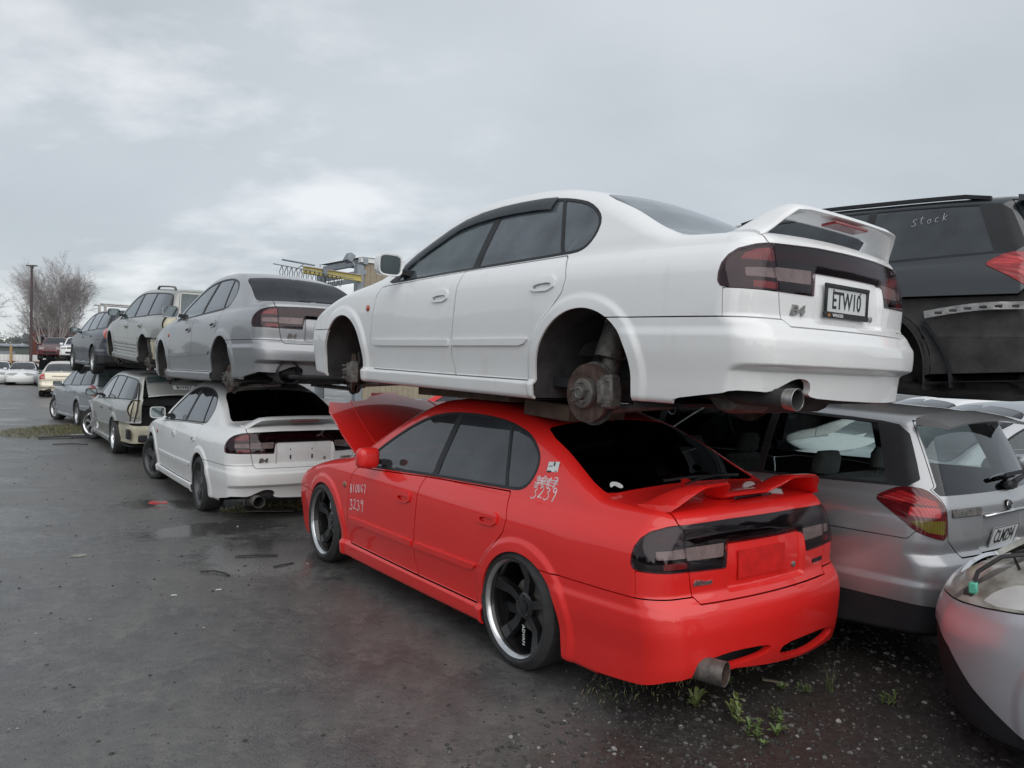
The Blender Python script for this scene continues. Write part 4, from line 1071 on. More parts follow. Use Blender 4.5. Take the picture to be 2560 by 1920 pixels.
def rear_frame(C,y,z,o=-.002):
    e=.02;dz=(float(C.R(np.array(abs(y)),np.array(z+e)))-float(C.R(np.array(abs(y)),np.array(z-e))))/(2*e)
    dy=2*C.rcurve*y
    return frame((rear_on(C,y,z,o),y,z),(-dy,-1,0),(dz,0,1))
# ================================================= red saloon
red=empty('sedan','lowered red saloon with raised bonnet and black deep dish wheels','car',GRP)
P=body_parts(S_AERO,red,MT['red'],dict(glass=(MT['g_mid2'],MT['g_grimeveil2'],MT['g_grimeveil2'],MT['g_red'],cl),skip=('bonnet',),folded=True,lamp=('smokeblk','smoke','clear2','dkred'),garn=('smokeblk','smokeblk','clear2'),marker=MT['dullorange']))
pose(red,POSE['red']);C=S_AERO.C;lid=P['boot_lid']
bon=panel(S_AERO,'bonnet',['bonnet'],[MT['red']],red,None,0,.02)
bon.matrix_local=Matrix.Translation((2.29,0,.92))@Matrix.Rotation(-math.radians(37.5),4,'Y')@Matrix.Translation((-2.29,0,-.92))
st=MB()
for sg in(1,-1): st.strip([(x,sg*y,float(C.T(np.array(x),np.array(y)))+.001) for x,y in((2.33,.47),(2.5,.475),(2.75,.465),(3.0,.43),(3.14,.40))],.016,.010)
st.build('bonnet_crease',MT['red'],bon,True,60)
eb=MB();eb.box((2.9,0,.60),(.9,1.2,.10),bev=.03);eb.box((2.75,0,.70),(.5,.45,.18),bev=.05);eb.box((2.45,.42,.72),(.25,.3,.14),bev=.03);eb.box((3.1,-.35,.68),(.22,.3,.2),bev=.03);eb.tube([(2.5,-.4,.8),(2.9,-.1,.84),(3.2,.3,.74)],.04,8)
eb.build('engine_bay',MT['under'],red,True,40)
for sgn in(1,-1):
    wheel(red,0,.712,.318,sgn,.328,.262,.235,'deep',MT['balloy'],flat=.014,lip=MT['lipmetal'],lett=((-1.62,'ADVAN'),))
    wheel(red,2.65,.712,.318,sgn,.328,.262,.235,'deep',MT['balloy'],flat=.014,lip=MT['lipmetal'],lett=((1.60,'ADVAN'),),steer=-.03)
# batwing spoiler
sp=MB();secs=[]
for t in np.linspace(-1,1,49):
    a=abs(float(t));yv=float(t)*.60
    up=float(np.interp(a,[0,.28,.33,.40,.46,.76,.83,.94,1.0],[.0,.0,.12,.80,1.,1.,.80,.18,0.]))
    xm=-.78-.10*up-.03*(1-a);ch=float(np.interp(a,[0,.32,.5,.75,1],[.13,.14,.15,.18,.24]));z0=.990-.02*a*a+(.012 if a<.34 else 0)
    th=.013+.004*(1-up)
    q=[]
    for i in range(14):
        an=2*math.pi*i/14;ca,sa=math.cos(an),math.sin(an)
        u=math.copysign(abs(ca)**.8,ca)*ch/2;q.append((xm+u,yv,z0+.092*up+sa*th-.16*u*(.4+.6*up)))
    secs.append(q)
sp.loft(secs);spo=sp.build('rear_spoiler',MT['red'],lid,True,60)
bl=MB();bl.box((-.905,0,1.0),(.012,.30,.016),0,.003);bl.build('brake_light',MT['smoke'],spo,True,40)
exhaust(red,-1.125,.468,.262,.054,.36,MT['dsteel'],yaw=.30,inner=MT['rust'],tip=.22)
cr=MB();cr.box((-.90,0,.34),(.05,1.35,.30),bev=.01);cr.build('bumper_core',MT['under'],red,False)
text_mesh('Blitzen',.036,MT['steel'],lid,rear_frame(C,.475,.645),.003,1.15,'badge',.0009,shear=.45)
text_mesh('SUBARU',.028,MT['trim'],lid,rear_frame(C,-.465,.632),.003,1.1,'badge',.0012)
lock(lid,C,-.235,.640,MT['steel'])
dp=MB();dp.box((0,0,0),(.37,.14,.0016),0,.0006);d=dp.build('plate_dust_patch',simple('clean_red_patch',(.60,.014,.012),.45,var=.18,scale=14),lid,True,40);d.matrix_local=rear_frame(C,.045,.70,-.0012)
scribble(red,C,word('B10U67',.78),2.088,.645,.060,-.13);scribble(red,C,word('3239',.84),2.090,.515,.076,-.14)
scribble(red,C,word('3239',.85),-.015,.915,.060,-.10);scribble(red,C,word('3067',.85),-.010,.978,.054,-.06)
scribble(red,C,[[(0,.75),(1.5,.8),(3.1,.55)],[(0.1,.55),(1.2,.6),(3.2,.35)],[(-.1,.35),(1.5,.3),(3.0,.12)],[(.1,.15),(1.6,.62),(3.1,.7)]],-.010,.978,.056,-.06,'pen_mark_crossing_out')
stk=MB();stk.box((0,0,0),(.082,.058,.0012));stk.box((-.022,-.026,.0009),(.034,.009,.0008),1);stk.box((.006,.016,.0009),(.012,.022,.0008),1);stk.box((-.020,.004,.0009),(.03,.004,.0008),1);stk.box((.026,-.024,.0009),(.018,.004,.0008),1)
x,z=-.105,1.090
so_=stk.build('paper_sticker',[MT['platew'],MT['ink']],red,False);so_.matrix_local=frame((x,on_side(C,x,z,.003),z),(-1,-.12,.10),(0,-.45,1))
scr=MB();scr.box((0,0,0),(.06,.036,.001));o_=smooth_poly([(-.035,.0),(-.02,.03),(.02,.028),(.045,.0),(.03,-.02),(.01,-.012),(-.005,.006),(-.03,-.012)],2)
pk=MB();pk.prism([tuple(q) for q in o_],lambda u,v,h:(u,v,h),0,.001);pk=pk.build('sticker_remnant',MT['platew'],red,False);pk.matrix_local=frame((-.455,.53,1.004+.022),(-.3,-1,0),(.75,0,.55))
# ================================================= white saloon on top of it
wh=empty('sedan','clean white saloon with no wheels and plate ETW10, balanced on top of the red saloon','car',GRP)
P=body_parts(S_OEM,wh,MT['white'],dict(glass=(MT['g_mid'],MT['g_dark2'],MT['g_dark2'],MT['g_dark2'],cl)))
pose(wh,POSE['white']);sunvisor_strips(S_OEM,wh);C=S_OEM.C;lid=P['boot_lid']
for sgn in(1,-1):
    hub(wh,-.015,.735,.205,sgn,0,.152,174 if sgn>0 else 6);hub(wh,2.66,.72,.205,sgn,-.42,.150,178 if sgn>0 else 2)
spoiler_oem(lid,MT['white'],.112)
exhaust(wh,-1.075,.535,.243,.046,.30,MT['steel'],yaw=-.02,tip=.05)
mf=MB();mf.lathe([(-.33,.002),(-.33,.09),(-.29,.105),(.20,.105),(.24,.09),(.24,.002)],18,(-.72,.30,.26),'y');mf.build('silencer',MT['dsteel'],wh,True,40)
pl=plate(lid,rear_frame(C,.045,.695,-.004),'ETW10',.36,.125,.016,size=.112,sx=.74)
text_mesh('WINGER',.020,MT['platew'],pl,Matrix.Translation((-.085,-.0685,.0115)),.0006,1.2,'dealer_name',.0004)
og=MB();og.box((-.162,-.0685,.0115),(.020,.015,.0008));og.build('dealer_mark',MT['amber'],pl,False)
text_mesh('B4',.062,MT['steel'],lid,rear_frame(C,.435,.628),.006,1.35,'badge',.0022,shear=.15)
lock(lid,C,-.215,.632,MT['steel'])
# ================================================= second stack: silver over white
sv=empty('sedan','silver four door saloon without wheels, stacked on the white saloon with a low boot wing','car',GRP)
S2=S_OEM
P=body_parts(S2,sv,MT['silver'],dict(glass=(MT['g_mid'],MT['g_grimeveil2'],MT['g_grimeveil2'],MT['g_rear'],cl),marker=MT['orange'],lamp=('smoke','dkred','clear','redlens')))
pose(sv,POSE['silver']);C=S2.C
for sgn in(1,-1): hub(sv,-.03,.73,.19,sgn,0,.145,178 if sgn>0 else 2);hub(sv,2.62,.72,.20,sgn,-.3,.145,180 if sgn>0 else 0)
text_mesh('B4',.062,MT['dsteel'],P['boot_lid'],rear_frame(C,.435,.628),.006,1.35,'badge',.0022,shear=.15)
vs=MB();vs.lathe([(0,.11),(.25,.10)],20,(0,0,0),'x');vs.box((.1,-.45,-.04),(.16,.9,.05),bev=.015);v=vs.build('exhaust_surround',MT['trim'],sv,True,40);v.location=(-1.06,.47,.27)
lw=empty('sedan','grubby white saloon on flat dark wheels with a low boot wing, below the silver saloon','car',GRP)
P=body_parts(S2,lw,MT['white2'],dict(glass=(MT['g_grimeveil2'],MT['g_grimeveil2'],MT['g_grimeveil2'],MT['g_dark'],cl),marker=MT['redlens']))
pose(lw,POSE['low']);lid=P['boot_lid']
for sgn in(1,-1):
    wheel(lw,-.03,.73,.292,sgn,.305,.232,.205,'five',MT['dalloy'],flat=.018);wheel(lw,2.62,.73,.292,sgn,.305,.232,.205,'five',MT['dalloy'],flat=.018,steer=.28)
spoiler_oem(lid,MT['white2'],.075);exhaust(lw,-1.09,.50,.225,.058,.32,MT['dsteel'])
text_mesh('B4',.062,MT['dsteel'],lid,rear_frame(C,.435,.628),.006,1.35,'badge',.0022,shear=.15)
text_mesh('SUBARU',.028,MT['dsteel'],lid,rear_frame(C,-.46,.628),.003,1.25,'badge',.0008)
lock(lid,C,-.215,.632,MT['steel'])
for yy in(.155,-.075):
    s_=MB();s_.box((0,0,0),(.016,.045,.006),0,.002);s_=s_.build('plate_bracket',MT['trim'],lid,True,40);s_.matrix_local=rear_frame(C,yy,.655,-.002)
    s_=MB();s_.lathe([(0,.008),(.004,.006),(.005,.001)],10,(0,0,0),'z');s_=s_.build('plate_stud',MT['dsteel'],lid,True,40);s_.matrix_local=rear_frame(C,yy,.735,-.001)
# ================================================= silver estate, right
S_B=wagonB_surface(.021,True)
sw=empty('station_wagon','silver estate with plate CLM294 standing to the right of the red saloon','car',GRP)
P=wagon_parts(S_B,sw,MT['silverw'],dict(glass=(MT['g_clear2'],MT['g_clear2'],MT['g_clear2'],MT['g_clear2'],cl),mz=1.0,lamp=('deepred','redlens','olive','redlens2'),cloth=MT['cloth2']))
pose(sw,[2.2361,5.1893,0,2.2158,-.0048,.007]);C=S_B.C;tg=P['tailgate']
gate_wiper(tg,-.10)
plate(tg,rear_frame(C,-.01,.725,-.003),'CLM294',.36,.125,0,size=.112,sx=.70)
ch=MB();ch.box((0,0,0),(.60,.020,.018),0,.006);c_=ch.build('chrome_strip',MT['chrome'],tg,True,40);c_.matrix_local=rear_frame(C,0.,.865,-.006)
em=MB();em.lathe([(0,.036),(.008,.035),(.012,.028),(.012,.001)],28,(0,0,0),'z');e_=em.build('oval_emblem',MT['smokeblk'],tg,True,40);e_.matrix_local=rear_frame(C,0.,.905,-.001)@Matrix.Diagonal((1.15,.85,1,1))
ss=MB()
for (u,v,r) in((-.014,.006,.007),(.004,.010,.0035),(.013,.004,.0035),(.016,-.006,.003),(.004,-.008,.0035),(-.004,.0,.003)): ss.box((u,v,.0125),(r*1.6,r*.8,.001));
rg_=MB();n=28
ss.tube([(.030*math.cos(6.283*i/n),.030*math.sin(6.283*i/n),.0125) for i in range(n+1)],.0022,5,cap=False);ss.build('emblem_stars',MT['chrome'],e_,False)
cp=MB();cp.box((0,0,0),(.27,.048,.010),0,.006);k_=cp.build('model_badge_plaque',MT['dsteel'],tg,True,40);k_.matrix_local=rear_frame(C,.455,.895,-.002)
text_mesh('LEGACY',.030,MT['chrome'],k_,Matrix.Translation((-.03,.006,.006)),.001,1.3,'badge',.0008)
text_mesh('TOURING WAGON',.014,MT['chrome'],k_,Matrix.Translation((-.02,-.015,.006)),.001,1.1,'badge',.0003)
for sgn in(1,-1): wheel(sw,0,.745,.305,sgn,.315,.215,.205,'multi',MT['alloy']);wheel(sw,2.67,.745,.305,sgn,.315,.215,.205,'multi',MT['alloy'])
rs=MB()
V=[]
rs.loft([[(-.78,y,1.432-.11*y*y),(-.90,y*.97,1.414-.11*y*y),(-.955,y*.96,1.392-.11*y*y),(-.95,y*.96,1.380-.11*y*y),(-.78,y,1.392-.11*y*y)] for y in np.linspace(-.575,.575,15)])
rs.build('roof_spoiler',MT['silverw'],sw,True,40)
# ================================================= black estate, upper right
bw=empty('station_wagon','black estate without rear bumper or wheels marked STOCK, stacked on the silver estate','car',GRP)
P=wagon_parts(S_B,bw,MT['black'],dict(glass=(MT['g_blk'],)*4+(cl,),skip=('rear_bumper',),inner=MT['under'],lamp=('redlens','redlens2','redlens2','redlens2')))
pose(bw,[2.9911,5.6892,1.3854,2.3158,-.0122,.0024]);roof_rails(bw,C,lift=.022)
rs=MB();rs.loft([[(-.78,y,1.432-.11*y*y),(-.90,y*.97,1.414-.11*y*y),(-.955,y*.96,1.392-.11*y*y),(-.95,y*.96,1.380-.11*y*y),(-.78,y,1.392-.11*y*y)] for y in np.linspace(-.575,.575,15)]);rs.build('roof_spoiler',MT['black'],bw,True,40)
sf=MB();sf.box((-.05,0,.20),(.30,1.15,.14),bev=.04);sf.box((-.55,.05,.19),(.55,.95,.17),bev=.06);sf.box((-.88,0,.27),(.12,1.25,.16),bev=.03);sf.tube([(-.85,.45,.20),(-.4,.50,.15),(.1,.62,.18),(.6,.5,.16)],.045,8);sf.tube([(-.85,-.45,.20),(-.4,-.50,.15),(.1,-.62,.18),(.6,-.5,.16)],.045,8);sf.box((1.2,0,.17),(1.9,1.3,.10),bev=.03)
sf.build('rear_subframe',MT['under'],bw,True,40)
# bare bumper bracket on the flank
bk=MB();pts=[]
for i in range(15):
    t=i/14;x=-.36-.56*t;z=.64+.045*t+.02*math.sin(t*3);pts.append((x,on_side(C,x,z,.0) if x>-.80 else on_side(C,x,z,-.02),z))
bk.strip(pts,.046,.012,(0,1,0))
for i in range(2,13,2):
    x,y,z=pts[i];bk.box((x,y+.005,z-.004),(.045,.006,.018),1,.002)
bk.build('bumper_bracket',[MT['steel'],MT['under']],bw,True,40)
tl_=MB();tl_.loft([[(-.34-.16*t-.05*math.sin(t*3)+dx,yy,.60-.42*t) for dx,yy in((0,.84-.05*t),(.0,.52),(-.012,.52),(-.012,.84-.05*t))] for t in np.linspace(0,1,9)]);tl_.build('torn_arch_liner',MT['trim'],bw,True,40)
gl=[o for o in bw.children_recursive if o.name.startswith('side_window')]
scribble(bw,C,word('STOCK',.95),-.19,1.245,.048,-.10,mat=MT['chalk'],r=.0010)
for sgn in(1,-1): hub(bw,0,.74,.25,sgn,0,.15,0);hub(bw,2.67,.74,.25,sgn,0,.15,180)
# ================================================= third stack: pale gold estates
S_A=wagonA_surface(.022)
CA=S_A.C
bl=empty('station_wagon','pale gold estate on the ground with its tailgate up and rear lamps missing','car',GRP)
P=wagon_parts(S_A,bl,MT['beige'],dict(glass=(MT['g_mid2'],MT['g_grimeveil'],MT['g_grimeveil'],MT['g_mid'],cl),no_lamp=True,skip=('rear_bumper',),mirror=MT['trim'],mz=.98,cloth=MT['cloth2']))
pose(bl,[-6.2651,13.6606,0,2.2062,-.01,.008]);tg=P['tailgate']
tg.matrix_local=Matrix.Translation((-.74,0,1.36))@Matrix.Rotation(math.radians(52),4,'Y')@Matrix.Translation((.74,0,-1.36))
plate(tg,rear_frame(CA,0,.76,-.003),'BYH57',.36,.125,0,size=.112,sx=.74)
for sgn in(1,-1): wheel(bl,-.03,.735,.305,sgn,.32,.225,.205,'seven',MT['chrome']);wheel(bl,2.62,.745,.305,sgn,.32,.225,.205,'seven',MT['chrome'],steer=.55)
bt=MB();bt.box((-.88,.74,.40),(.16,.05,.16),bev=.01);bt.box((-.95,.35,.33),(.1,.5,.12),bev=.02);bt.tube([(-.60,.3,.28),(-.95,.3,.26)],.035,8);bt.build('torn_rear_bracket',MT['trim'],bl,True,40)
rib=MB();rib.tube([(-.93,.66,.60),(-.93,.62,.80),(-.90,.60,.95),(-.80,.565,1.25)],.012,6);rib.tube([(-.90,.72,.62),(-.90,.70,.80),(-.88,.66,.93)],.010,6);rib.build('tailgate_seal',MT['rubber'],bl,True,40)
bu=empty('station_wagon','pale gold estate with ribbed cladding and no rear bumper, stacked on another gold estate','car',GRP)
P=wagon_parts(S_A,bu,MT['beige'],dict(glass=(MT['g_mid'],MT['g_grimeveil'],MT['g_grimeveil'],MT['g_mid'],cl),no_lamp=True,skip=('rear_bumper',),mirror=MT['trim'],mz=.98,cloth=MT['cloth2']))
pose(bu,[-5.4377,12.964,1.4147,2.2422,-.045,.014]);roof_rails(bu,CA,.50,-.60,.55,MT['dsteel'],.05)
for k,zz in enumerate((.555,.50,.40,.345,.29)):
    r_=MB();pts=[(x,on_side(CA,x,zz,.003),zz) for x in np.linspace(.36,2.2,14)];r_.strip(pts,.024,.012,(0,1,0));r_.build('cladding_rib',MT['beige'],bu,True,40)
for sgn in(1,-1):
    hub(bu,-.05,.73,.18,sgn,0,.15,178);hub(bu,2.62,.72,.20,sgn,0,.145,180)
for o_ in (P['body'],): pass
# ================================================= fourth stack
S_B2=wagonB_surface(.03)
s4=empty('station_wagon','pale silver estate on alloy wheels under the slate grey estate with roof bars','car',GRP)
P=wagon_parts(S_B2,s4,MT['silver2'],dict(glass=(MT['g_mid2'],MT['g_grimeveil'],MT['g_grimeveil'],MT['g_mid'],cl),mirror=MT['trim']))
pose(s4,[-9.8135,18.7524,0,2.2864,0,0])
for sgn in(1,-1): wheel(s4,0,.745,.305,sgn,.315,.215,.205,'five',MT['alloy']);wheel(s4,2.67,.745,.305,sgn,.315,.215,.205,'five',MT['alloy'],steer=.25)
u4=empty('station_wagon','slate grey estate with roof bars and alloy wheels, stacked at the far end','car',GRP)
P=wagon_parts(S_B2,u4,MT['slate'],dict(glass=(MT['g_mid2'],MT['g_grimeveil'],MT['g_grimeveil'],MT['g_grimeveil'],cl),mirror=MT['trim'],lamp=('redlens2','redlens2','amber','redlens2')))
pose(u4,[-8.7534,17.4999,1.3035,2.2431,-.0128,.0087])
for sgn in(1,-1): wheel(u4,0,.745,.30,sgn,.315,.215,.205,'ten',MT['alloy']);wheel(u4,2.67,.745,.30,sgn,.315,.215,.205,'ten',MT['alloy'])
exhaust(u4,-1.10,.50,.30,.05,.25,MT['steel'])
for xx in(.25,.95):
    r_=MB();r_.tube([(xx,-.68,1.585),(xx,.68,1.585)],.018,8);
    for sgn in(1,-1): r_.strip([(xx,sgn*.56,1.40),(xx,sgn*.57,1.50),(xx,sgn*.56,1.58)],.07,.05,(0,1,0))
    r_.build('roof_bar',[MT['steel']],u4,True,40)
# ------------------------------------------------------------ more cars around the yard
class Hatch(Sedan):
    Wz=pchip([.10,.2,.35,.55,.75,.88,.95,1.0,1.25,1.45,1.55],[-.05,-.03,-.012,.0,-.002,-.03,-.07,-.09,-.19,-.29,-.35])
    sill=0.
    Wx=pchip([-.9,-.6,-.2,.5,1.6,2.2,2.6,2.9,3.2,3.4,3.5],[.76,.80,.83,.85,.852,.848,.835,.81,.765,.71,.66])
    Tx=pchip([-1.,-.7,-.3,.3,.8,1.2,1.6,1.9,2.3,2.45,2.7,3.0,3.25,3.4,3.5],[1.42,1.45,1.49,1.52,1.525,1.50,1.40,1.26,1.05,1.01,.985,.93,.84,.74,.64])
    crown=([-1.,.3,1.5,2.4,3.4],[.10,.12,.12,.07,.12]);rtop=([-1.,0,2.,2.4,3.4],[.06,.07,.06,.06,.05])
    arches=[(0,.31,.345),(2.60,.31,.345)];flare=.014
    Rz=pchip([.1,.3,.5,.62,.7,.9,1.0,1.4],[-.72,-.78,-.80,-.79,-.74,-.73,-.70,-.55]);under=0;rcurve=.14;r_front=.20
    Fz=pchip([.08,.2,.35,.5,.62,.72,.85,1.0],[3.36,3.42,3.46,3.47,3.44,3.36,3.20,2.95])
    Bx=([-1.,-.6,-.3,2.9,3.1,3.5],[.25,.22,.17,.14,.11,.12]);lo=(-.95,-.92,.05);hi=(3.6,.92,1.6)
    def R(s,y,z): return s.Rz(z)+s.rcurve*y*y
    def F(s,y,z): return s.Fz(z)-.36*y*y-.22*y**4
def hatch_surface(h=.02,fine=False):
    C=Hatch();S=Surf(C.f,C.lo,C.hi,h,False);S.C=C
    if fine: S.subdivide(lambda c:(c[:,0]>2.2)&(c[:,1]>-.3));S.lab=np.zeros(len(S.F),int)
    S.cut('void',arcs(C))
    S.cut('headlamp',frontf(smooth_poly([(.42,.625),(.62,.640),(.95,.655),(1.35,.70),(1.62,.76),(1.50,.83),(1.25,.875),(.98,.895),(.74,.855),(.55,.75),(.40,.65)],1),3.5,2.2),.003,['body'])
    S.cut('lamp_block',frontf(smooth_poly([(1.0,.672),(1.5,.735),(1.5,.80),(1.2,.80),(1.06,.745)],1),3.5,2.2),0,['headlamp']);S.cut('lamp_dark',frontf([(.74,.655),(.80,.655),(.98,.80),(1.05,.885),(.98,.89),(.90,.80)],3.5,2.2),0,['headlamp'])
    S.cut('bonnet',topf([(2.42,-.1),(2.42,.60),(2.45,.71),(2.8,.715),(3.05,.70),(3.2,.62),(3.33,.3),(3.36,-.1)],.70),.004,['body'])
    S.cut('front_bumper',lambda V:np.maximum(V[:,2]-np.interp(np.abs(V[:,1])-V[:,0]+3.5,[.8,1.2,1.5,1.62],[.74,.72,.66,.55]),2.55-V[:,0]),.003,['body'])
    S.cut('lip',lambda V:V[:,2]-np.interp(np.abs(V[:,1])-V[:,0]+3.5,[.3,.62,.80,1.0,1.25,1.6],[.50,.50,.44,.32,.21,.15]),.002,['front_bumper'])
    S.cut('trim',sidef(smooth_poly([(2.1,.985),(1.0,1.0),(-.35,1.03),(-.50,1.10),(-.38,1.32),(-.1,1.40),(.5,1.44),(1.0,1.43),(1.4,1.34),(1.75,1.19)],1)),0,['body'])
    g=off(sidef(smooth_poly([(2.1,.985),(1.0,1.0),(-.35,1.03),(-.50,1.10),(-.38,1.32),(-.1,1.40),(.5,1.44),(1.0,1.43),(1.4,1.34),(1.75,1.19)],1)),.017)
    S.cut('gl_front',inter(g,band(0,1.0,1.85)),0,['trim']);S.cut('gl_rear',inter(g,lambda V:V[:,0]-.94),0,['trim'])
    S.cut('windscreen',topf(smooth_poly([(1.44,-.1),(1.44,.52),(1.6,.58),(2.1,.67),(2.3,.70),(2.38,.65),(2.42,-.1)],1),.9),.003,['body'])
    S.cut('rear_glass',rearyz(smooth_poly([(.56,1.03),(.50,1.36),(-.50,1.36),(-.56,1.03)],1),-.3),.003,['body'])
    S.cut('lamp',rearf(smooth_poly([(.95,1.02),(.90,.85),(.88,.72),(.60,.72),(.62,1.02)],1),-.3,-.75),.002,['body'])
    S.cut('floor',lambda V:V[:,2]-(np.interp(V[:,0],*C.Bx)+.004),0,['body','front_bumper','lip'])
    S.finish();return S
S_H=hatch_surface(.022,True)
def hatch_parts(root,pm,bonnet=True,glassm=None):
    S=S_H;C=S.C;glassm=glassm or MT['g_mid2']
    P={'body':panel(S,'body',['body'],[pm],root,None,0,.012)}
    panel(S,'floor_pan',['floor'],[MT['under']],root,None,0,0)
    P['fb']=panel(S,'front_bumper',['front_bumper'],[pm],root,None,0,.02)
    panel(S,'lower_lip',['lip'],[MT['trim']],P['fb'],None,-.006,.02)
    if bonnet: panel(S,'bonnet',['bonnet'],[pm],root,None,0,.02)
    for sel in(LEFT,RIGHT):
        t=panel(S,'window_trim',['trim'],[MT['trim']],root,sel,.001,.01)
        for g in('gl_front','gl_rear'): panel(S,'side_window',[g],[glassm],t,sel,-.004,0)
        panel(S,'headlamp',['headlamp','lamp_block','lamp_dark'],[MT['lhaze'],MT['lwhite'],MT['ldark']],root,sel,.002,.03)
        panel(S,'tail_lamp',['lamp'],[MT['redlens2']],root,sel,.003,.02)
    panel(S,'windscreen',['windscreen'],[MT['g_mid2']],root,None,-.002,0);panel(S,'rear_window',['rear_glass'],[MT['g_grimeveil']],root,None,-.002,0)
    liner(root,C);underbody(root,2.6,-.6,3.1)
    for sgn in(1,-1): mirror_part(root,1.83,.955,1.07,pm,sgn,w=.20,hh=.15)
    cabin(root,MT['cloth'],rear_x=.2,belt=.97)
    return P
def lensmat(name,c1,c2,sc):
    m,nt,out=nmat(name);mp=N(nt,'ShaderNodeMapping');tc=N(nt,'ShaderNodeTexCoord');mp.inputs['Rotation'].default_value=(.5,.6,.3);mp.inputs['Scale'].default_value=(1,1,2.5);nt.links.new(tc.outputs['Object'],mp.inputs[0])
    n=noise(nt,sc,3,.5,vec=mp.outputs[0]);c=mixc(nt,ramp(nt,n,[(.38,0.),(.62,1.)]),c1,c2);p=pbsdf(nt,c,.3,0,1.,Coat_Roughness=.05);nt.links.new(p.outputs[0],out.inputs[0]);return m
MT['lhaze']=lensmat('hazed_lamp_lens',(.26,.25,.21),(.56,.55,.50),7.);MT['lwhite']=lensmat('white_lamp_reflector',(.72,.72,.70),(.84,.84,.82),5.);MT['ldark']=lensmat('dark_lamp_inner',(.10,.10,.095),(.22,.215,.20),9.)
MT['g_lamp']=glass('clear_lamp_cover',(.9,.9,.86),1.0,.03,.62,(.88,.86,.80))
MT['lampbowl']=ribbed('silvered_lamp_bowl',(.80,.79,.76),.3,26.,'X',.7,.4)
# ---- near silver hatchback at the right edge, bonnet gone
ht=empty('hatchback','silver hatchback with missing bonnet and loose wiring over its headlamp, near right edge','car')
P=hatch_parts(ht,MT['silver3'] if 'silver3' in MT else MT['silver2'],False)
HL,HY=(4.70,1.40,0),math.radians(135)
ht.location=HL;ht.rotation_euler=(0,0,HY)
for sgn in(1,-1): wheel(ht,0,.735,.30,sgn,.31,.205,.20,'five',MT['alloy']);wheel(ht,2.6,.735,.30,sgn,.31,.205,.20,'five',MT['alloy'])
eb=MB();eb.box((2.85,0,.66),(.8,1.25,.16),bev=.04);eb.box((2.9,.1,.78),(.45,.5,.14),bev=.04);eb.box((2.75,-.45,.78),(.28,.22,.2),bev=.03);eb.tube([(3.10,-.5,.76),(3.16,0,.78),(3.05,.42,.76)],.02,8);eb.build('engine_bay',MT['under'],ht,True,40)
hs=MB();hs.tube([(3.03,.60,.80),(3.06,.66,.905),(2.95,.62,.945),(2.80,.52,.955),(2.6,.38,.93)],.007,6);hs.tube([(2.98,.60,.92),(2.8,.45,.965),(2.5,.30,.95)],.009,6)
for k in range(7):
    r=random.Random(k);hs.tube([(2.9-.06*k,.55-.03*k+r.uniform(-.05,.05),.93),(2.84-.06*k,.50+r.uniform(-.1,.1),.96),(2.7-.06*k,.40+r.uniform(-.1,.1),.93)],.006,5)
wl=tag(hs.build('wiring_loom',MT['rubber'],None,True,60),'loose black wiring loom draped over the silver hatchback headlamp','wiring');wl.matrix_world=Matrix.Translation(HL)@Matrix.Rotation(HY,4,'Z')
hs=MB();hs.tube([(2.96,.66,.925),(3.08,.735,.90),(3.155,.77,.83),(3.165,.775,.79)],.009,6);hs.box((3.168,.777,.762),(.030,.03,.045),1,.004);hs.box((2.96,.645,.935),(.11,.045,.035),2,.006)
w2=hs.build('plug_lead',[MT['rubber'],simple('green_plug',(.10,.42,.30),.5),simple('red_plug',(.55,.04,.04),.5)],wl,True,40)
# ---- white saloon beyond the silver estate, others glimpsed through its windows
def simple_sedan(label,mat,loc,yaw,glassm=None,S=None,group=None,z=0,wheels=True,lampk=('redlens2','redlens2','clear','redlens2')):
    r=empty('sedan',label,'car',group);S=S or S_FAR;C=S.C
    panel(S,'body',['body','filler'],[mat],r,None,0,.01)
    for nm in('front_bumper','rear_bumper','bonnet','boot_lid'): panel(S,nm,[nm] if nm!='boot_lid' else ['boot_lid','garnish','garn_red','garn_clear'],[mat],r,None,0,.012)
    gm=glassm or MT['g_grimeveil']
    for sel in(LEFT,RIGHT):
        for fr in('front','rear'): panel(S,fr+'_door',[fr+'_door','mould_'+fr,'handle_'+fr,'hrec_'+fr],[mat],r,sel,0,.01)
        t=panel(S,'window_trim',['trim'],[MT['trim']],r,sel,0,.01)
        panel(S,'side_window',['gl_front','gl_rear','gl_quarter'],[gm],t,sel,-.003,0)
        panel(S,'tail_lamp',['lamp','lamp_red','lamp_clear','lamp_low'],[MT[k] for k in lampk],r,sel,.003,.01);panel(S,'headlamp',['headlamp'],[MT['clear']],r,sel,.002,.01)
    panel(S,'rear_window',['rear_glass'],[MT['g_grimeveil']],r,None,0,0);panel(S,'windscreen',['windscreen'],[MT['g_grimeveil']],r,None,0,0)
    liner(r,C);underbody(r)
    for sgn in(1,-1): mirror_part(r,1.74,.93,.965,mat,sgn)
    if wheels:
        for sgn in(1,-1): wheel(r,-.03,.73,.30,sgn,.305,.21,.2,'five',MT['alloy']);wheel(r,2.62,.73,.30,sgn,.305,.21,.2,'five',MT['alloy'])
    r.location=(*loc,z);r.rotation_euler=(0,0,yaw);return r
S_FAR=sedan_surface(False,.04)
simple_sedan('silver saloon side-on whose door mirror shows past the silver estate at the right edge',MT['silver2'],(5.85,7.10),math.radians(182),MT['g_mid'],S_OEM)
simple_sedan('white saloon side-on behind the silver estate at the right edge',MT['white'],(6.33,9.05),math.radians(185),MT['g_mid'],S_OEM)
simple_sedan('white saloon glimpsed through the windows of the silver estate',MT['white2'],(2.6,10.9),math.radians(150))
simple_sedan('red saloon glimpsed past the rear window of the red car in front',MT['red'],(.6,13.6),math.radians(160))
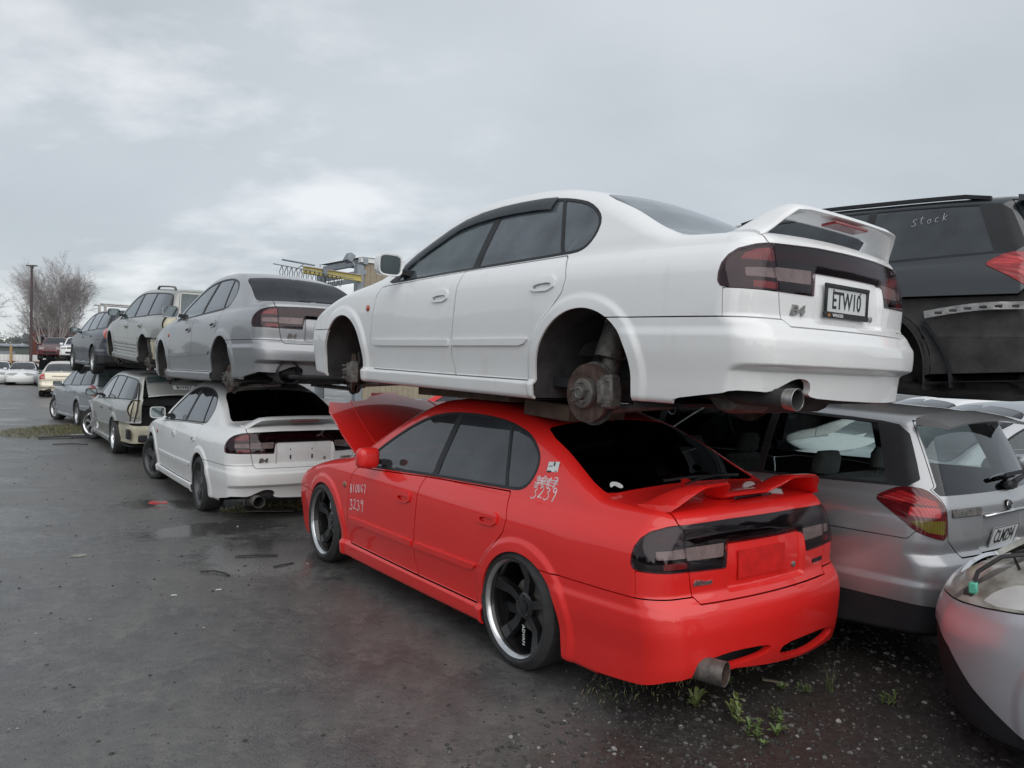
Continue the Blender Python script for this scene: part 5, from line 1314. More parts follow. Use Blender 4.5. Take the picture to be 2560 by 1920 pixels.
simple_sedan('white saloon glimpsed between the white car above and the silver estate',MT['white'],(6.6,13.6),math.radians(160))
# ---- far left
S_G=S_FAR
gd=simple_sedan('champagne gold saloon seen from behind, parked alone at the far left',MT['gold'],(-19.6,33.0),math.radians(117),MT['g_mid'],S_FAR)
gd.scale=(1.0,1.02,1.08)
for o in list(gd.children):
    if o.name.startswith('boot_lid'):
        for y in(.13,-.03):
            s_=MB();s_.box((0,0,0),(.02,.02,.01),0,.003);s_=s_.build('plate_stud',MT['dsteel'],o,True,40);s_.matrix_local=rear_frame(S_FAR.C,y,.70,.0)
class Suv(Sedan):
    Wz=pchip([.3,.5,.7,1.0,1.1,1.18,1.25,1.6,1.85],[-.02,-.0,.0,-.005,-.02,-.05,-.07,-.14,-.20])
    sill=0.
    Wx=pchip([-1.1,-.7,0,1.5,2.4,3.0,3.4,3.6],[.80,.84,.87,.875,.86,.83,.78,.74])
    Tx=pchip([-1.1,-.7,.3,1.0,1.3,1.6,2.0,2.15,2.6,3.1,3.4,3.6],[1.74,1.77,1.80,1.79,1.74,1.55,1.24,1.19,1.16,1.10,1.00,.85])
    crown=([-1.,1.5,2.4,3.4],[.08,.08,.05,.08]);rtop=([-1.,0,2.,2.4,3.4],[.06,.06,.06,.06,.06])
    arches=[(0,.40,.43),(2.65,.40,.43)];flare=.04
    Rz=pchip([.3,.6,.8,1.1,1.2,1.7,1.9],[-.98,-1.0,-.95,-.94,-.92,-.80,-.74]);under=0;rcurve=.1;r_front=.12
    Fz=pchip([.3,.5,.75,.85,1.0,1.1],[3.40,3.50,3.50,3.42,3.40,3.30]);Bx=([-1.1,-.4,3,3.5],[.45,.36,.36,.42]);lo=(-1.15,-1.,.28);hi=(3.65,1.,1.9)
    def R(s,y,z): return s.Rz(z)+s.rcurve*y*y
    def F(s,y,z): return s.Fz(z)-.22*y*y
def suv_surface(h=.045):
    C=Suv();S=Surf(C.f,C.lo,C.hi,h);S.C=C
    S.cut('void',arcs(C))
    D=[(1.85,1.24),(-.75,1.25),(-.72,1.66),(1.18,1.68)]
    S.cut('trim',sidef(smooth_poly(D,1)),0,['body','void'])
    g=off(sidef(smooth_poly(D,1)),.03)
    S.cut('gl_front',inter(g,band(0,.95,1.8)),0,['trim']);S.cut('gl_rear',inter(g,band(0,.12,.86)),0,['trim']);S.cut('gl_quarter',inter(g,lambda V:V[:,0]-.03),0,['trim'])
    S.cut('windscreen',topf(smooth_poly([(1.30,-.1),(1.30,.60),(1.9,.70),(2.08,.68),(2.10,-.1)],1),1.1),.004,['body'])
    S.cut('headlamp',frontf([(.50,.98),(.92,.98),(.98,.82),(.50,.82)],3.5,2.9),.003,['body'])
    S.cut('grille',frontf([(-.3,1.0),(.46,1.0),(.46,.84),(-.3,.84)],3.5,2.9),.003,['body'])
    S.cut('front_bumper',lambda V:np.maximum(V[:,2]-.78,3.02-V[:,0]),.004,['body'])
    S.cut('intake',frontf([(-.3,.66),(.50,.66),(.46,.52),(-.3,.52)],3.5,2.9),.003,['front_bumper'])
    S.finish();return S
S_SUV=suv_surface()
def suv(label,mat,loc,yaw,z):
    r=empty('off_road_car',label,'off-road car');S=S_SUV;C=S.C
    panel(S,'body',['body'],[mat],r,None,0,.01);fb=panel(S,'front_bumper',['front_bumper'],[mat],r,None,0,.01);panel(S,'air_intake',['intake'],[MT['trim']],fb,None,-.01,0)
    panel(S,'grille',['grille'],[MT['dsteel']],r,None,-.005,0)
    for sel in(LEFT,RIGHT):
        t=panel(S,'window_trim',['trim'],[MT['trim']],r,sel,0,.01);panel(S,'side_window',['gl_front','gl_rear','gl_quarter'],[MT['g_grimeveil']],t,sel,-.003,0);panel(S,'headlamp',['headlamp'],[MT['clear']],r,sel,0,.01)
    panel(S,'windscreen',['windscreen'],[MT['g_grimeveil']],r,None,0,0)
    liner(r,C);underbody(r,z=.42)
    for sgn in(1,-1):
        mirror_part(r,1.72,1.0,1.22,mat,sgn,w=.24,hh=.2)
        for x in(0,2.65): wheel(r,x,.76,.38,sgn,.38,.22,.24,'five',MT['alloy'])
    r.location=(*loc,z);r.rotation_euler=(0,0,yaw);return r
suv('white off-road car facing us, stacked behind the gold saloon',MT['white'],(-32.6,57.3),math.radians(-70),1.5)
suv('dark red off-road car facing us beside the white off-road car',MT['maroon'],(-35.0,58.6),math.radians(-70),1.5)
simple_sedan('grey saloon underneath the white off-road car behind the gold saloon',MT['slate'],(-32.9,57.6),math.radians(-70))
simple_sedan('dark saloon underneath the dark red off-road car',MT['black'],(-35.3,58.9),math.radians(-70))
ob=simple_sedan('silver saloon with its black bonnet raised, nose on behind the gold saloon',MT['silver2'],(-28.6,47.4),math.radians(-62))
for o in list(ob.children):
    if o.name.startswith('bonnet'):
        o.matrix_local=Matrix.Translation((2.29,0,.92))@Matrix.Rotation(-math.radians(62),4,'Y')@Matrix.Translation((-2.29,0,-.92));o.data.materials[0]=MT['trim'];o['label']='raised black bonnet'
simple_sedan('white saloon nose on, second from the left edge in the far row',MT['white2'],(-31.0,48.3),math.radians(-62))
simple_sedan('small white saloon nose on, leftmost in the far row by the fence',MT['white'],(-33.2,49.2),math.radians(-62))
# ------------------------------------------------------------ timber blocks between the red and the white car
def timber(label,c,d,yaw,tilt=0):
    b=MB();b.box((0,0,0),d,0,.006);o=tag(b.build('timber_block',MT['wood'],None,True,40),label,'timber block','timber blocks between the red and white cars')
    M=Matrix.Translation(red.location)@red.rotation_euler.to_matrix().to_4x4();o.matrix_world=M@Matrix.Translation(c)@Matrix.Rotation(yaw,4,'Z')@Matrix.Rotation(tilt,4,'Y');return o
timber('dark timber block on the rear of the red roof beside the bare brake disc',(.17,.28,1.383),(.40,.46,.095),.03,-.05)
timber('dark timber block on the front of the red roof above the windscreen',(1.02,.05,1.440),(1.12,1.02,.055),0,.0)
# ------------------------------------------------------------ ground
def ground_mat():
    m,nt,out=nmat('wet_asphalt_and_gravel')
    tc=N(nt,'ShaderNodeTexCoord');P=tc.outputs['Object'];sx=N(nt,'ShaderNodeSeparateXYZ');nt.links.new(P,sx.inputs[0])
    big=noise(nt,.22,4,.55,vec=P);mid=noise(nt,1.1,6,.62,vec=P);med=noise(nt,4.5,6,.65,vec=P);fine=noise(nt,60.,4,.7,vec=P)
    vo=N(nt,'ShaderNodeTexVoronoi',Scale=95.);nt.links.new(P,vo.inputs['Vector'])
    vo2=N(nt,'ShaderNodeTexVoronoi',Scale=38.);nt.links.new(P,vo2.inputs['Vector'])
    asp=mixc(nt,ramp(nt,med,[(.36,0.),(.64,1.)]),(.068,.067,.067),(.112,.110,.106))
    asp=mixc(nt,ramp(nt,mid,[(.44,0.),(.62,.75)]),asp,(.142,.137,.128))
    asp=mixc(nt,ramp(nt,big,[(.35,.55),(.6,0.)]),asp,(.064,.064,.066))
    st=ramp(nt,vo.outputs['Color'],[(.80,0.),(.95,1.)])
    asp=mixc(nt,mixc(nt,.55,(0,0,0),st),asp,(.17,.165,.158))
    dk=ramp(nt,noise(nt,23.,4,.65,vec=P),[(.30,1.),(.42,0.)])
    asp=mixc(nt,mixc(nt,.6,(0,0,0),dk),asp,(.032,.032,.033))
    ws=N(nt,'ShaderNodeMapping');ws.inputs['Scale'].default_value=(1.,1.,1.);nt.links.new(P,ws.inputs[0])
    wn=noise(nt,9.,10,.78,vec=ws.outputs[0]);wn2=noise(nt,2.3,8,.7,vec=ws.outputs[0])
    wf=N(nt,'ShaderNodeMath',_operation='MULTIPLY');nt.links.new(ramp(nt,wn,[(.505,0.),(.55,1.)]),wf.inputs[0]);nt.links.new(ramp(nt,wn2,[(.40,0.),(.60,.85)]),wf.inputs[1])
    asp=mixc(nt,wf.outputs[0],asp,(.140,.134,.124))
    wk=N(nt,'ShaderNodeMath',_operation='MULTIPLY');nt.links.new(ramp(nt,noise(nt,17.,8,.75,vec=ws.outputs[0]),[(.39,1.),(.44,0.)]),wk.inputs[0]);wk.inputs[1].default_value=.5
    asp=mixc(nt,wk.outputs[0],asp,(.040,.039,.040))
    # loose gravel: right of the yard edge, ragged border
    gx=N(nt,'ShaderNodeMath',_operation='MULTIPLY_ADD');nt.links.new(sx.outputs[1],gx.inputs[0]);gx.inputs[1].default_value=-.42;gx.inputs[2].default_value=1.28
    gd_=N(nt,'ShaderNodeMath',_operation='ADD');nt.links.new(sx.outputs[0],gd_.inputs[0]);nt.links.new(gx.outputs[0],gd_.inputs[1])
    # gravel where x > edge(y): use x -(.42y-1.28)*...  plus noise
    ed=N(nt,'ShaderNodeMath',_operation='MULTIPLY_ADD');nt.links.new(med,ed.inputs[0]);ed.inputs[1].default_value=1.3;ed.inputs[2].default_value=-.85
    e2=N(nt,'ShaderNodeMath',_operation='ADD');nt.links.new(gd_.outputs[0],e2.inputs[0]);nt.links.new(ed.outputs[0],e2.inputs[1])
    gm=N(nt,'ShaderNodeMapRange');gm.inputs[1].default_value=-.15;gm.inputs[2].default_value=.25;nt.links.new(e2.outputs[0],gm.inputs[0])
    gr=mixc(nt,vo2.outputs['Color'],(.022,.020,.019),(.060,.055,.053));gr=mixc(nt,ramp(nt,vo.outputs['Color'],[(.82,0.),(.97,1.)]),gr,(.14,.135,.13))
    gr=mixc(nt,ramp(nt,mid,[(.4,0.),(.65,.7)]),gr,(.034,.027,.022))
    col=mixc(nt,gm.outputs[0],asp,gr)
    # puddles / wet sheen
    wet=ramp(nt,mid,[(.42,1.),(.56,0.)]);wet2=ramp(nt,big,[(.40,1.),(.58,0.)])
    wm=N(nt,'ShaderNodeMath',_operation='MULTIPLY');nt.links.new(wet,wm.inputs[0]);nt.links.new(wet2,wm.inputs[1])
    def spot(x,y,rx,ry,a):
        mp=N(nt,'ShaderNodeMapping',_vector_type='TEXTURE');mp.inputs['Location'].default_value=(x,y,0);mp.inputs['Rotation'].default_value=(0,0,a);mp.inputs['Scale'].default_value=(rx,ry,1);nt.links.new(P,mp.inputs[0])
        ln=N(nt,'ShaderNodeVectorMath',_operation='LENGTH');nt.links.new(mp.outputs[0],ln.inputs[0])
        a2=N(nt,'ShaderNodeMath',_operation='MULTIPLY_ADD');nt.links.new(med,a2.inputs[0]);a2.inputs[1].default_value=1.3;nt.links.new(ln.outputs['Value'],a2.inputs[2])
        return ramp(nt,a2.outputs[0],[(.0,1.),(.999,0.)]) if False else rng(a2.outputs[0])
    def rng(s):
        r=N(nt,'ShaderNodeMapRange');r.inputs[1].default_value=1.80;r.inputs[2].default_value=1.35;nt.links.new(s,r.inputs[0]);return r.outputs[0]
    pud=spot(-2.0,6.35,.62,.85,.5)
    for a in((-3.6,8.6,.8,.35,.2),(-2.9,7.3,.7,.35,.6),(-4.4,5.6,.5,.3,.2)):
        mx=N(nt,'ShaderNodeMath',_operation='MAXIMUM');nt.links.new(pud,mx.inputs[0]);nt.links.new(spot(*a),mx.inputs[1]);pud=mx.outputs[0]
    # rough speckle breaks the water film
    br=N(nt,'ShaderNodeMath',_operation='MULTIPLY');nt.links.new(pud,br.inputs[0]);nt.links.new(ramp(nt,fine,[(.38,.35),(.55,1.)]),br.inputs[1])
    col=mixc(nt,pud,col,mixc(nt,.45,col,(.03,.03,.03)))
    wa=N(nt,'ShaderNodeMath',_operation='MULTIPLY_ADD');nt.links.new(wm.outputs[0],wa.inputs[0]);wa.inputs[1].default_value=-.22;wa.inputs[2].default_value=.42
    r2=N(nt,'ShaderNodeMath',_operation='MULTIPLY_ADD',_use_clamp=True);nt.links.new(br.outputs[0],r2.inputs[0]);r2.inputs[1].default_value=-.52;nt.links.new(wa.outputs[0],r2.inputs[2])
    p=pbsdf(nt,col,r2.outputs[0],0,0,Specular_IOR_Level=.5)
    hb=N(nt,'ShaderNodeMath',_operation='MULTIPLY_ADD');nt.links.new(vo.outputs['Distance'],hb.inputs[0]);hb.inputs[1].default_value=.5;nt.links.new(fine,hb.inputs[2])
    hm=N(nt,'ShaderNodeMath',_operation='MULTIPLY_ADD');nt.links.new(med,hm.inputs[0]);hm.inputs[1].default_value=1.2;nt.links.new(hb.outputs[0],hm.inputs[2])
    bs=N(nt,'ShaderNodeMath',_operation='MULTIPLY_ADD');nt.links.new(br.outputs[0],bs.inputs[0]);bs.inputs[1].default_value=-.30;bs.inputs[2].default_value=.33
    b=N(nt,'ShaderNodeBump',Distance=.012);nt.links.new(bs.outputs[0],b.inputs['Strength']);nt.links.new(hm.outputs[0],b.inputs['Height']);nt.links.new(b.outputs[0],p.inputs['Normal'])
    nt.links.new(p.outputs[0],out.inputs[0]);return m
g=MB();g.add([(-900,-60,0),(900,-60,0),(900,1800,0),(-900,1800,0)],[(0,1,2,3)]);tag(g.build('ground',ground_mat(),None,False),kind='structure')
# loose stones
def stones():
    b_v=[];b_f=[];rn=random.Random(3)
    ico=[(0,0,1),(.9,0,.3),(.28,.85,.3),(-.72,.52,.3),(-.72,-.52,.3),(.28,-.85,.3),(.72,.52,-.35),(-.28,.85,-.35),(-.9,0,-.35),(-.28,-.85,-.35),(.72,-.52,-.35)]
    fc=[(0,1,2),(0,2,3),(0,3,4),(0,4,5),(0,5,1),(1,6,2),(2,6,7),(2,7,3),(3,7,8),(3,8,4),(4,8,9),(4,9,5),(5,9,10),(5,10,1),(1,10,6)]
    mi=[]
    n=0
    while n<15000:
        y=1.7+rn.random()**1.5*6.5;x=rn.uniform(-.9,4.2)
        e=x+(-.42*y+1.28)
        if e<0 and rn.random()>math.exp(e*4.5)*.5: continue
        r=rn.choice((.003,.004,.005,.006,.008,.010,.013))*rn.uniform(.7,1.25)*(1.0 if y<4 else 1.25);a=rn.uniform(0,6.28);sx,sy,sz=r*rn.uniform(.8,1.5),r*rn.uniform(.6,1.1),r*rn.uniform(.5,.9)
        b=len(b_v);ca,sa=math.cos(a),math.sin(a)
        for v in ico:
            vx,vy=v[0]*sx*rn.uniform(.8,1.2),v[1]*sy*rn.uniform(.8,1.2);b_v.append((x+vx*ca-vy*sa,y+vx*sa+vy*ca,sz*.25+v[2]*sz))
        b_f+= [tuple(i+b for i in f) for f in fc];mi+= [rn.choices((0,1,2,3),(5,4,2.6,.55))[0]]*15;n+=1
    ms=[simple('stone_'+k,c,.7,var=.3,scale=40) for k,c in(('charcoal',(.030,.028,.028)),('grey',(.062,.059,.057)),('mid_grey',(.11,.105,.10)),('pale',(.26,.25,.24)))]
    tag(mesh_obj('gravel',b_v,np.array(b_f),ms,None,False,mi),kind='stuff')
stones()
def crumbs():
    """loose chips on the asphalt"""
    rn=random.Random(11);v=[];f=[];mi=[]
    for n in range(1500):
        y=2.6+rn.random()**1.6*15;x=rn.uniform(-1.,.25)*(.5+y*.72);r=rn.choice((.003,.004,.005,.007,.011))*(.8+y*.05)
        b=len(v);a=rn.uniform(0,6.28)
        for k in range(5): v.append((x+r*rn.uniform(.7,1.4)*math.cos(a+k*1.257),y+r*rn.uniform(.7,1.4)*math.sin(a+k*1.257),.001))
        v.append((x,y,r*rn.uniform(.5,.9)));f+= [(b+k,b+(k+1)%5,b+5) for k in range(5)];mi+= [rn.choices((0,1,2),(5,3,.6))[0]]*5
    tag(mesh_obj('loose_chips',v,np.array(f),[bpy.data.materials['stone_charcoal'],bpy.data.materials['stone_grey'],bpy.data.materials['stone_pale']],None,False,mi),kind='stuff')
crumbs()
# ------------------------------------------------------------ litter
def litter(name,label,cat,shape,mat,loc,rz=0,group=None):
    b=MB();shape(b);o=tag(b.build(name,mat,None,True,40),label,cat,group);o.location=loc;o.rotation_euler=(0,0,rz);return o
litter('lamp_fragment','broken red plastic lamp fragment lying on the wet asphalt','fragment',lambda b:(b.prism([(-.10,-.03),(-.02,-.05),(.03,-.02),(.10,-.03),(.08,.03),(.02,.02),(-.04,.06),(-.09,.04)],lambda u,v,h:(u,v*.9,.012+h+.25*max(0,v)+.1*abs(u)),0,.012),),MT['redlens2'],(-3.94,8.48,0),.3)
def stick(pts,w,th): return lambda b:b.strip(pts,w,th)
litter('rubber_strip','long black rubber strip beside the pale puddle','rubber strip',stick([(0,0,.008),(.16,.05,.010),(.33,.08,.007)],.014,.008),MT['rubber'],(-2.27,6.27,0))
litter('rubber_strip','curved black rubber strip left of the pale puddle','rubber strip',stick([(0,0,.008),(.10,.01,.014),(.19,-.03,.010),(.26,-.09,.006)],.012,.008),MT['rubber'],(-2.36,5.79,0))
litter('rubber_strip','short black rubber strip near the red front wheel','rubber strip',stick([(0,0,.006),(.06,.06,.008),(.12,.13,.006)],.012,.007),MT['rubber'],(-1.86,5.99,0))
litter('trim_piece','long flat black trim piece on the grass by the gold estate','trim piece',stick([(0,0,.03),(.5,.3,.05),(1.0,.65,.03)],.16,.02),MT['rubber'],(-9.5,15.2,0))
litter('trim_piece','dull silver trim piece on the grass by the gold estate','trim piece',stick([(0,0,.05),(.4,.2,.07)],.10,.02),MT['alloy'],(-9.1,15.6,0))
litter('trim_piece','thin black trim piece on the asphalt in front of the grass','trim piece',stick([(0,0,.015),(.35,.12,.02),(.6,.1,.015)],.03,.015),MT['rubber'],(-8.6,14.2,0))
litter('undertray','bent dark plastic undertray lying under the grubby white saloon','undertray',lambda b:b.box((0,0,.02),(.5,.28,.012),0,.004,rot=Matrix.Rotation(.05,3,'Y')),MT['dsteel'],(-2.62,8.25,.01),.4)
litter('wood_splinter','pale wood splinter on the gravel behind the red saloon','splinter',stick([(0,0,.008),(.05,-.03,.012),(.11,-.07,.008)],.016,.008),simple('pale_splinter',(.20,.17,.12),.8),(1.36,3.97,0))
for i,(x,y) in enumerate(((-3.53,6.2),(-2.05,5.35),(-2.3,5.2))):
    litter('paper_scrap',['flattened pale paper scrap on the asphalt left of centre','tiny pale paper scrap below the puddle','torn pale paper scrap nearest the camera'][i],'paper scrap',lambda b:b.prism([(-.07,-.04),(.02,-.05),(.06,-.01),(.05,.05),(-.03,.04)] if i==0 else [(-.02,-.01),(.02,-.012),(.015,.012),(-.018,.01)],lambda u,v,h:(u,v,.003+h+.02*u*u),0,.002),simple('wet_paper',(.24,.23,.20),.6,var=.3,scale=30) if i==0 else MT['platew'],(x,y,0),.4)
# ------------------------------------------------------------ weeds
MT['leaf']=simple('weed_leaf',(.105,.16,.045),.55,var=.4,scale=30);MT['leaf2']=simple('weed_leaf_pale',(.17,.21,.07),.55,var=.35,scale=30);MT['grass']=simple('grass_blade',(.085,.11,.04),.6,var=.5,scale=20);MT['drygrass']=simple('dry_grass_blade',(.20,.17,.09),.7,var=.4,scale=20)
def weed(kind,label,loc,sc,seed,mat):
    rn=random.Random(seed);b=MB()
    def leaf(base,ang,ln,w,lift,m=0):
        ca,sa=math.cos(ang),math.sin(ang);V=[]
        for i in range(6):
            t=i/5;r=ln*t;hw=w*math.sin(math.pi*min(1,.15+.85*t))**.8*(1 if t<.99 else .2)*(1+.15*rn.uniform(-1,1));z=base[2]+lift*math.sin(t*1.9)*ln
            for s in(-1,0,1): V.append((base[0]+ca*r-sa*hw*s,base[1]+sa*r+ca*hw*s,z+abs(s)*hw*.35))
        b.add(V,[(i*3+j,i*3+j+1,i*3+j+4,i*3+j+3) for i in range(5) for j in range(2)],m)
    if kind=='rosette':
        for k in range(9): leaf((0,0,.004),k*2.4+rn.uniform(-.3,.3),rn.uniform(.035,.06),rn.uniform(.007,.011),rn.uniform(.35,1.1))
    elif kind=='sprout':
        for s in range(4):
            x,y=rn.uniform(-.05,.05),rn.uniform(-.05,.05);h=rn.uniform(.04,.10)
            b.tube([(x,y,0),(x+.01,y+.004,h)],.0018,5)
            for k in range(8): leaf((x+.008*k/8,y,h*(k+1)/8),k*2.4+rn.uniform(-.4,.4),rn.uniform(.022,.04),rn.uniform(.005,.009),rn.uniform(.1,.9))
    else:
        for k in range(26):
            a=rn.uniform(0,6.28);l=rn.uniform(.05,.13);ln=rn.uniform(.3,1.0);x,y=rn.uniform(-.012,.012),rn.uniform(-.012,.012)
            V=[];
            for i in range(4):
                t=i/3;r=l*ln*t*t*.7;z=l*t*(1-.25*t*ln);w=.0014*(1-t*.9);V+= [(x+math.cos(a)*r-math.sin(a)*w,y+math.sin(a)*r+math.cos(a)*w,z),(x+math.cos(a)*r+math.sin(a)*w,y+math.sin(a)*r-math.cos(a)*w,z)]
            b.add(V,[(i*2,i*2+1,i*2+3,i*2+2) for i in range(3)])
    o=b.build('grass_tuft' if kind=='tuft' else 'weed',mat,None,True,180,fix=False);o.location=(*loc,0);o.scale=(sc,)*3
    return tag(o,label,'grass tuft' if kind=='tuft' else 'weed','weeds in the gravel behind the red saloon')
for k,(kind,lab,loc,sc) in enumerate((('rosette','pale green rosette weed just left of the exhaust tip',(.92,3.63),1.25),('sprout','tall yellow green sprouting weed in the middle of the gravel',(1.05,3.52),1.25),('sprout','leafy weed low clump in front of the tall sprouting weed',(1.10,3.37),.9),
  ('rosette','bright green small rosette weed nearest the camera',(1.22,3.36),.95),('tuft','thin green grass tuft to the right of the exhaust pipe',(1.67,3.86),1.25),('sprout','small weed directly below the exhaust tip',(1.16,3.93),.55),('tuft','grass tuft in the shade under the corner of the red bumper',(.70,3.92),1.0),
  ('sprout','faint green weed alone toward the near silver hatchback',(1.88,3.72),.7),('sprout','reddish green weed beside the dark patch of gravel',(1.27,3.50),.7),('rosette','small weed between the exhaust and the grass tuft',(1.42,3.86),.7),('sprout','scrappy weed right of the wood splinter',(1.52,3.83),.5),
  ('rosette','tiny weed at the very front of the weed patch',(1.13,3.27),.6))):
    weed(kind,lab,loc,sc,k+5,MT['leaf2'] if k in(0,1) else (MT['grass'] if kind=='tuft' else MT['leaf']))
def turf(name,cx,cy,rx,ry,n,h,seed,ang=0):
    rn=random.Random(seed);v=[];f=[];mi=[]
    for k in range(n):
        a=rn.uniform(0,6.28);r=math.sqrt(rn.random());x0=math.cos(a)*r*rx;y0=math.sin(a)*r*ry;x=cx+x0*math.cos(ang)-y0*math.sin(ang);y=cy+x0*math.sin(ang)+y0*math.cos(ang)
        b=len(v);l=h*rn.uniform(.4,1.3)*(1.1-r*.6);d=rn.uniform(0,6.28);w=(.0022+.0015*rn.random())*(1 if h<.09 else 2.2);e=l*rn.uniform(.2,.9)
        v+= [(x-math.sin(d)*w,y+math.cos(d)*w,0),(x+math.sin(d)*w,y-math.cos(d)*w,0),(x+math.cos(d)*e*.4,y+math.sin(d)*e*.4,l*.7),(x+math.cos(d)*e,y+math.sin(d)*e,l)]
        f+= [(b,b+1,b+2),(b+1,b+3,b+2)];q=0 if rn.random()<.45 else 1;mi+= [q,q]
    tag(mesh_obj(name,v,np.array(f),[MT['grass'],MT['drygrass']],None,False,mi),kind='stuff')
turf('grass_patch',-10.0,17.0,1.25,1.9,4200,.08,5,.3);turf('grass_strip',-2.3,8.75,1.0,.35,1800,.07,6,.6);turf('grass_verge',-38.,57.,5.,1.4,9000,.25,8,.15)
turf('grass_fringe',1.0,4.12,.75,.25,420,.045,9,.63)
# ------------------------------------------------------------ buildings, fence, trees
MT['galv']=simple('galvanised_steel',(.27,.30,.33),.5,.5,0,.15,4);MT['white_m']=simple('white_sheet_metal',(.74,.74,.73),.5,0,0,.06,2)
MT['yellow']=simple('yellow_crane_paint',(.50,.42,.13),.5,0,.2,.15,3);MT['pinkrail']=simple('faded_rail',(.50,.42,.38),.6)
def board_mat():
    m,nt,out=nmat('vertical_timber_boards')
    tc=N(nt,'ShaderNodeTexCoord');w=N(nt,'ShaderNodeTexWave',_wave_type='BANDS',_bands_direction='X',_wave_profile='SAW',Scale=1.05,Distortion=.0);nt.links.new(tc.outputs['Object'],w.inputs['Vector'])
    n=noise(nt,3.,5)
    c=mixc(nt,n,(.24,.20,.145),(.36,.31,.23));c=mixc(nt,ramp(nt,w.outputs['Fac'],[(.0,1.),(.10,0.)]),c,(.08,.07,.055))
    p=pbsdf(nt,c,.8);nt.links.new(p.outputs[0],out.inputs[0]);return m
# gantry building: corner at (-7,35)
A=Vector((-6.95,35.,0));ul=Vector((-.64,.77,0));ur=Vector((.80,.60,0));H=6.55
bd=empty('workshop_building','timber clad workshop with steel portal frame rising behind the white car bonnet','building',None,tuple(A))
def bpart(name,fn,mat):
    b=MB();fn(b);return b.build(name,mat,bd,True,40)
def P2(a,b,z): q=ul*a+ur*b;return (q.x,q.y,z)
RL=Matrix.Rotation(math.atan2(ul.y,ul.x),3,'Z');RR=Matrix.Rotation(math.atan2(ur.y,ur.x),3,'Z')
wallo=bpart('timber_wall',lambda b:b.box((4.0,0,H/2-.05),(8.,.12,H-.3)),board_mat());wallo.rotation_euler=(0,0,math.atan2(ur.y,ur.x))
bpart('roof_edge',lambda b:(b.box(P2(0,4.,H-.06),(8.4,.30,.22),rot=RR)),MT['white_m'])
bpart('roof_beam',lambda b:(b.box(P2(1.9,0,H-.13),(4.2,.22,.26),rot=RL),b.box(P2(1.9,0,H-.62),(4.0,.16,.22),rot=RL)),MT['galv'])
bpart('roof_sheet',lambda b:b.add([P2(-.2,-.2,H+.06),P2(4.2,-.2,H+.10),P2(4.2,8,H+.10),P2(-.2,8,H+.06)],[(0,1,2,3)]),MT['galv'])
for a in(.0,3.9): bpart('portal_column',lambda b:(b.box(P2(a,-.25,(H-.3)/2),(.34,.30,H-.3),rot=RL),b.box(P2(a,-.05,(H-.3)/2),(.12,.12,H-.3),rot=RL)),MT['galv'])
bpart('inner_beam',lambda b:(b.box(P2(2.,-.1,H-.95),(4.,.14,.20),rot=RL)),MT['galv'])
fl=bpart('floodlight',lambda b:(b.box(P2(.35,-.55,H+.02),(.50,.30,.42),0,.04,rot=RL@Matrix.Rotation(.5,3,'X')),b.tube([P2(.1,-.3,H-.45),P2(.2,-.5,H-.15)],.05,6)),MT['galv'])
# crane beam
cr=empty('crane_beam','yellow gantry crane beam with hanging cable loops in front of the workshop','crane',None,(-7.05,34.6,5.62))
dv=Vector((-1.95,-2.75,0)).normalized()
def cpt(t,z=0,s=0): q=dv*t+Vector((dv.y,-dv.x,0))*s;return (q.x,q.y,z)
RC=Matrix.Rotation(math.atan2(dv.y,dv.x),3,'Z')
b=MB();b.box(cpt(1.55,0),(3.3,.05,.26),rot=RC);b.box(cpt(1.55,-.14),(3.3,.20,.03),rot=RC);b.box(cpt(1.55,.14),(3.3,.20,.03),1,rot=RC);b.box(cpt(2.1,0),(.22,.22,.30),2,rot=RC);b.build('beam',[MT['yellow'],MT['pinkrail'],MT['galv']],cr,False)
b=MB();b.tube([cpt(.6,-.12,-.25),cpt(4.9,.02,-.25)],.022,6);b.tube([cpt(2.6,.25,.0),cpt(4.2,.30,.1)],.04,6);b.tube([cpt(3.0,.32,.1),cpt(3.7,-.05,-.2)],.02,6);b.tube([cpt(2.3,.2),cpt(2.3,.34)],.02,6);b.tube([cpt(1.6,.2),cpt(1.9,.30)],.03,6);b.build('festoon_rail',MT['galv'],cr,True,40)
rn=random.Random(4)
for k in range(14):
    t=4.5-k*.24;h=rn.uniform(.40,.56);z0=-.02-.03*k/4
    b=MB();w=.085;b.tube([cpt(t-w*.2,z0,-.25),cpt(t+w,z0-h*.5,-.25),cpt(t+w*.6,z0-h,-.25),cpt(t-w*.4,z0-h*1.02,-.25),cpt(t-w,z0-h*.5,-.25),cpt(t-w*.4,z0,-.25)],.015,5);b.build('cable_loop',MT['rubber'],cr,True,60)
# fence
fe=empty('fence','white sheet metal fence with rust red rails at the far left','fence',None,(-46.,56.,0))
fd=Vector((11.5,3.2,0)).normalized();RF=Matrix.Rotation(math.atan2(fd.y,fd.x),3,'Z')
b=MB()
for k in range(60): q=fd*(k*.25);b.box((q.x,q.y,.95),(.235,.035+.012*(k%2),1.9),rot=RF)
b.build('sheet_panels',MT['white_m'],fe,False)
for z in(1.35,.35):
    b=MB();q=fd*7.5;b.box((q.x+.02,q.y-.07,z),(15.,.06,.12),rot=RF);b.build('rail',simple('rust_red_rail',(.20,.10,.075),.8),fe,False)
MT['postw']=simple('raw_pine_post',(.42,.27,.13),.8)
for t in(7.9,11.2,12.4):
    b=MB();q=fd*t;b.box((q.x+.02,q.y-.16,1.3),(.14,.12,2.6),rot=RF);b.build('post',MT['postw'],fe,False)
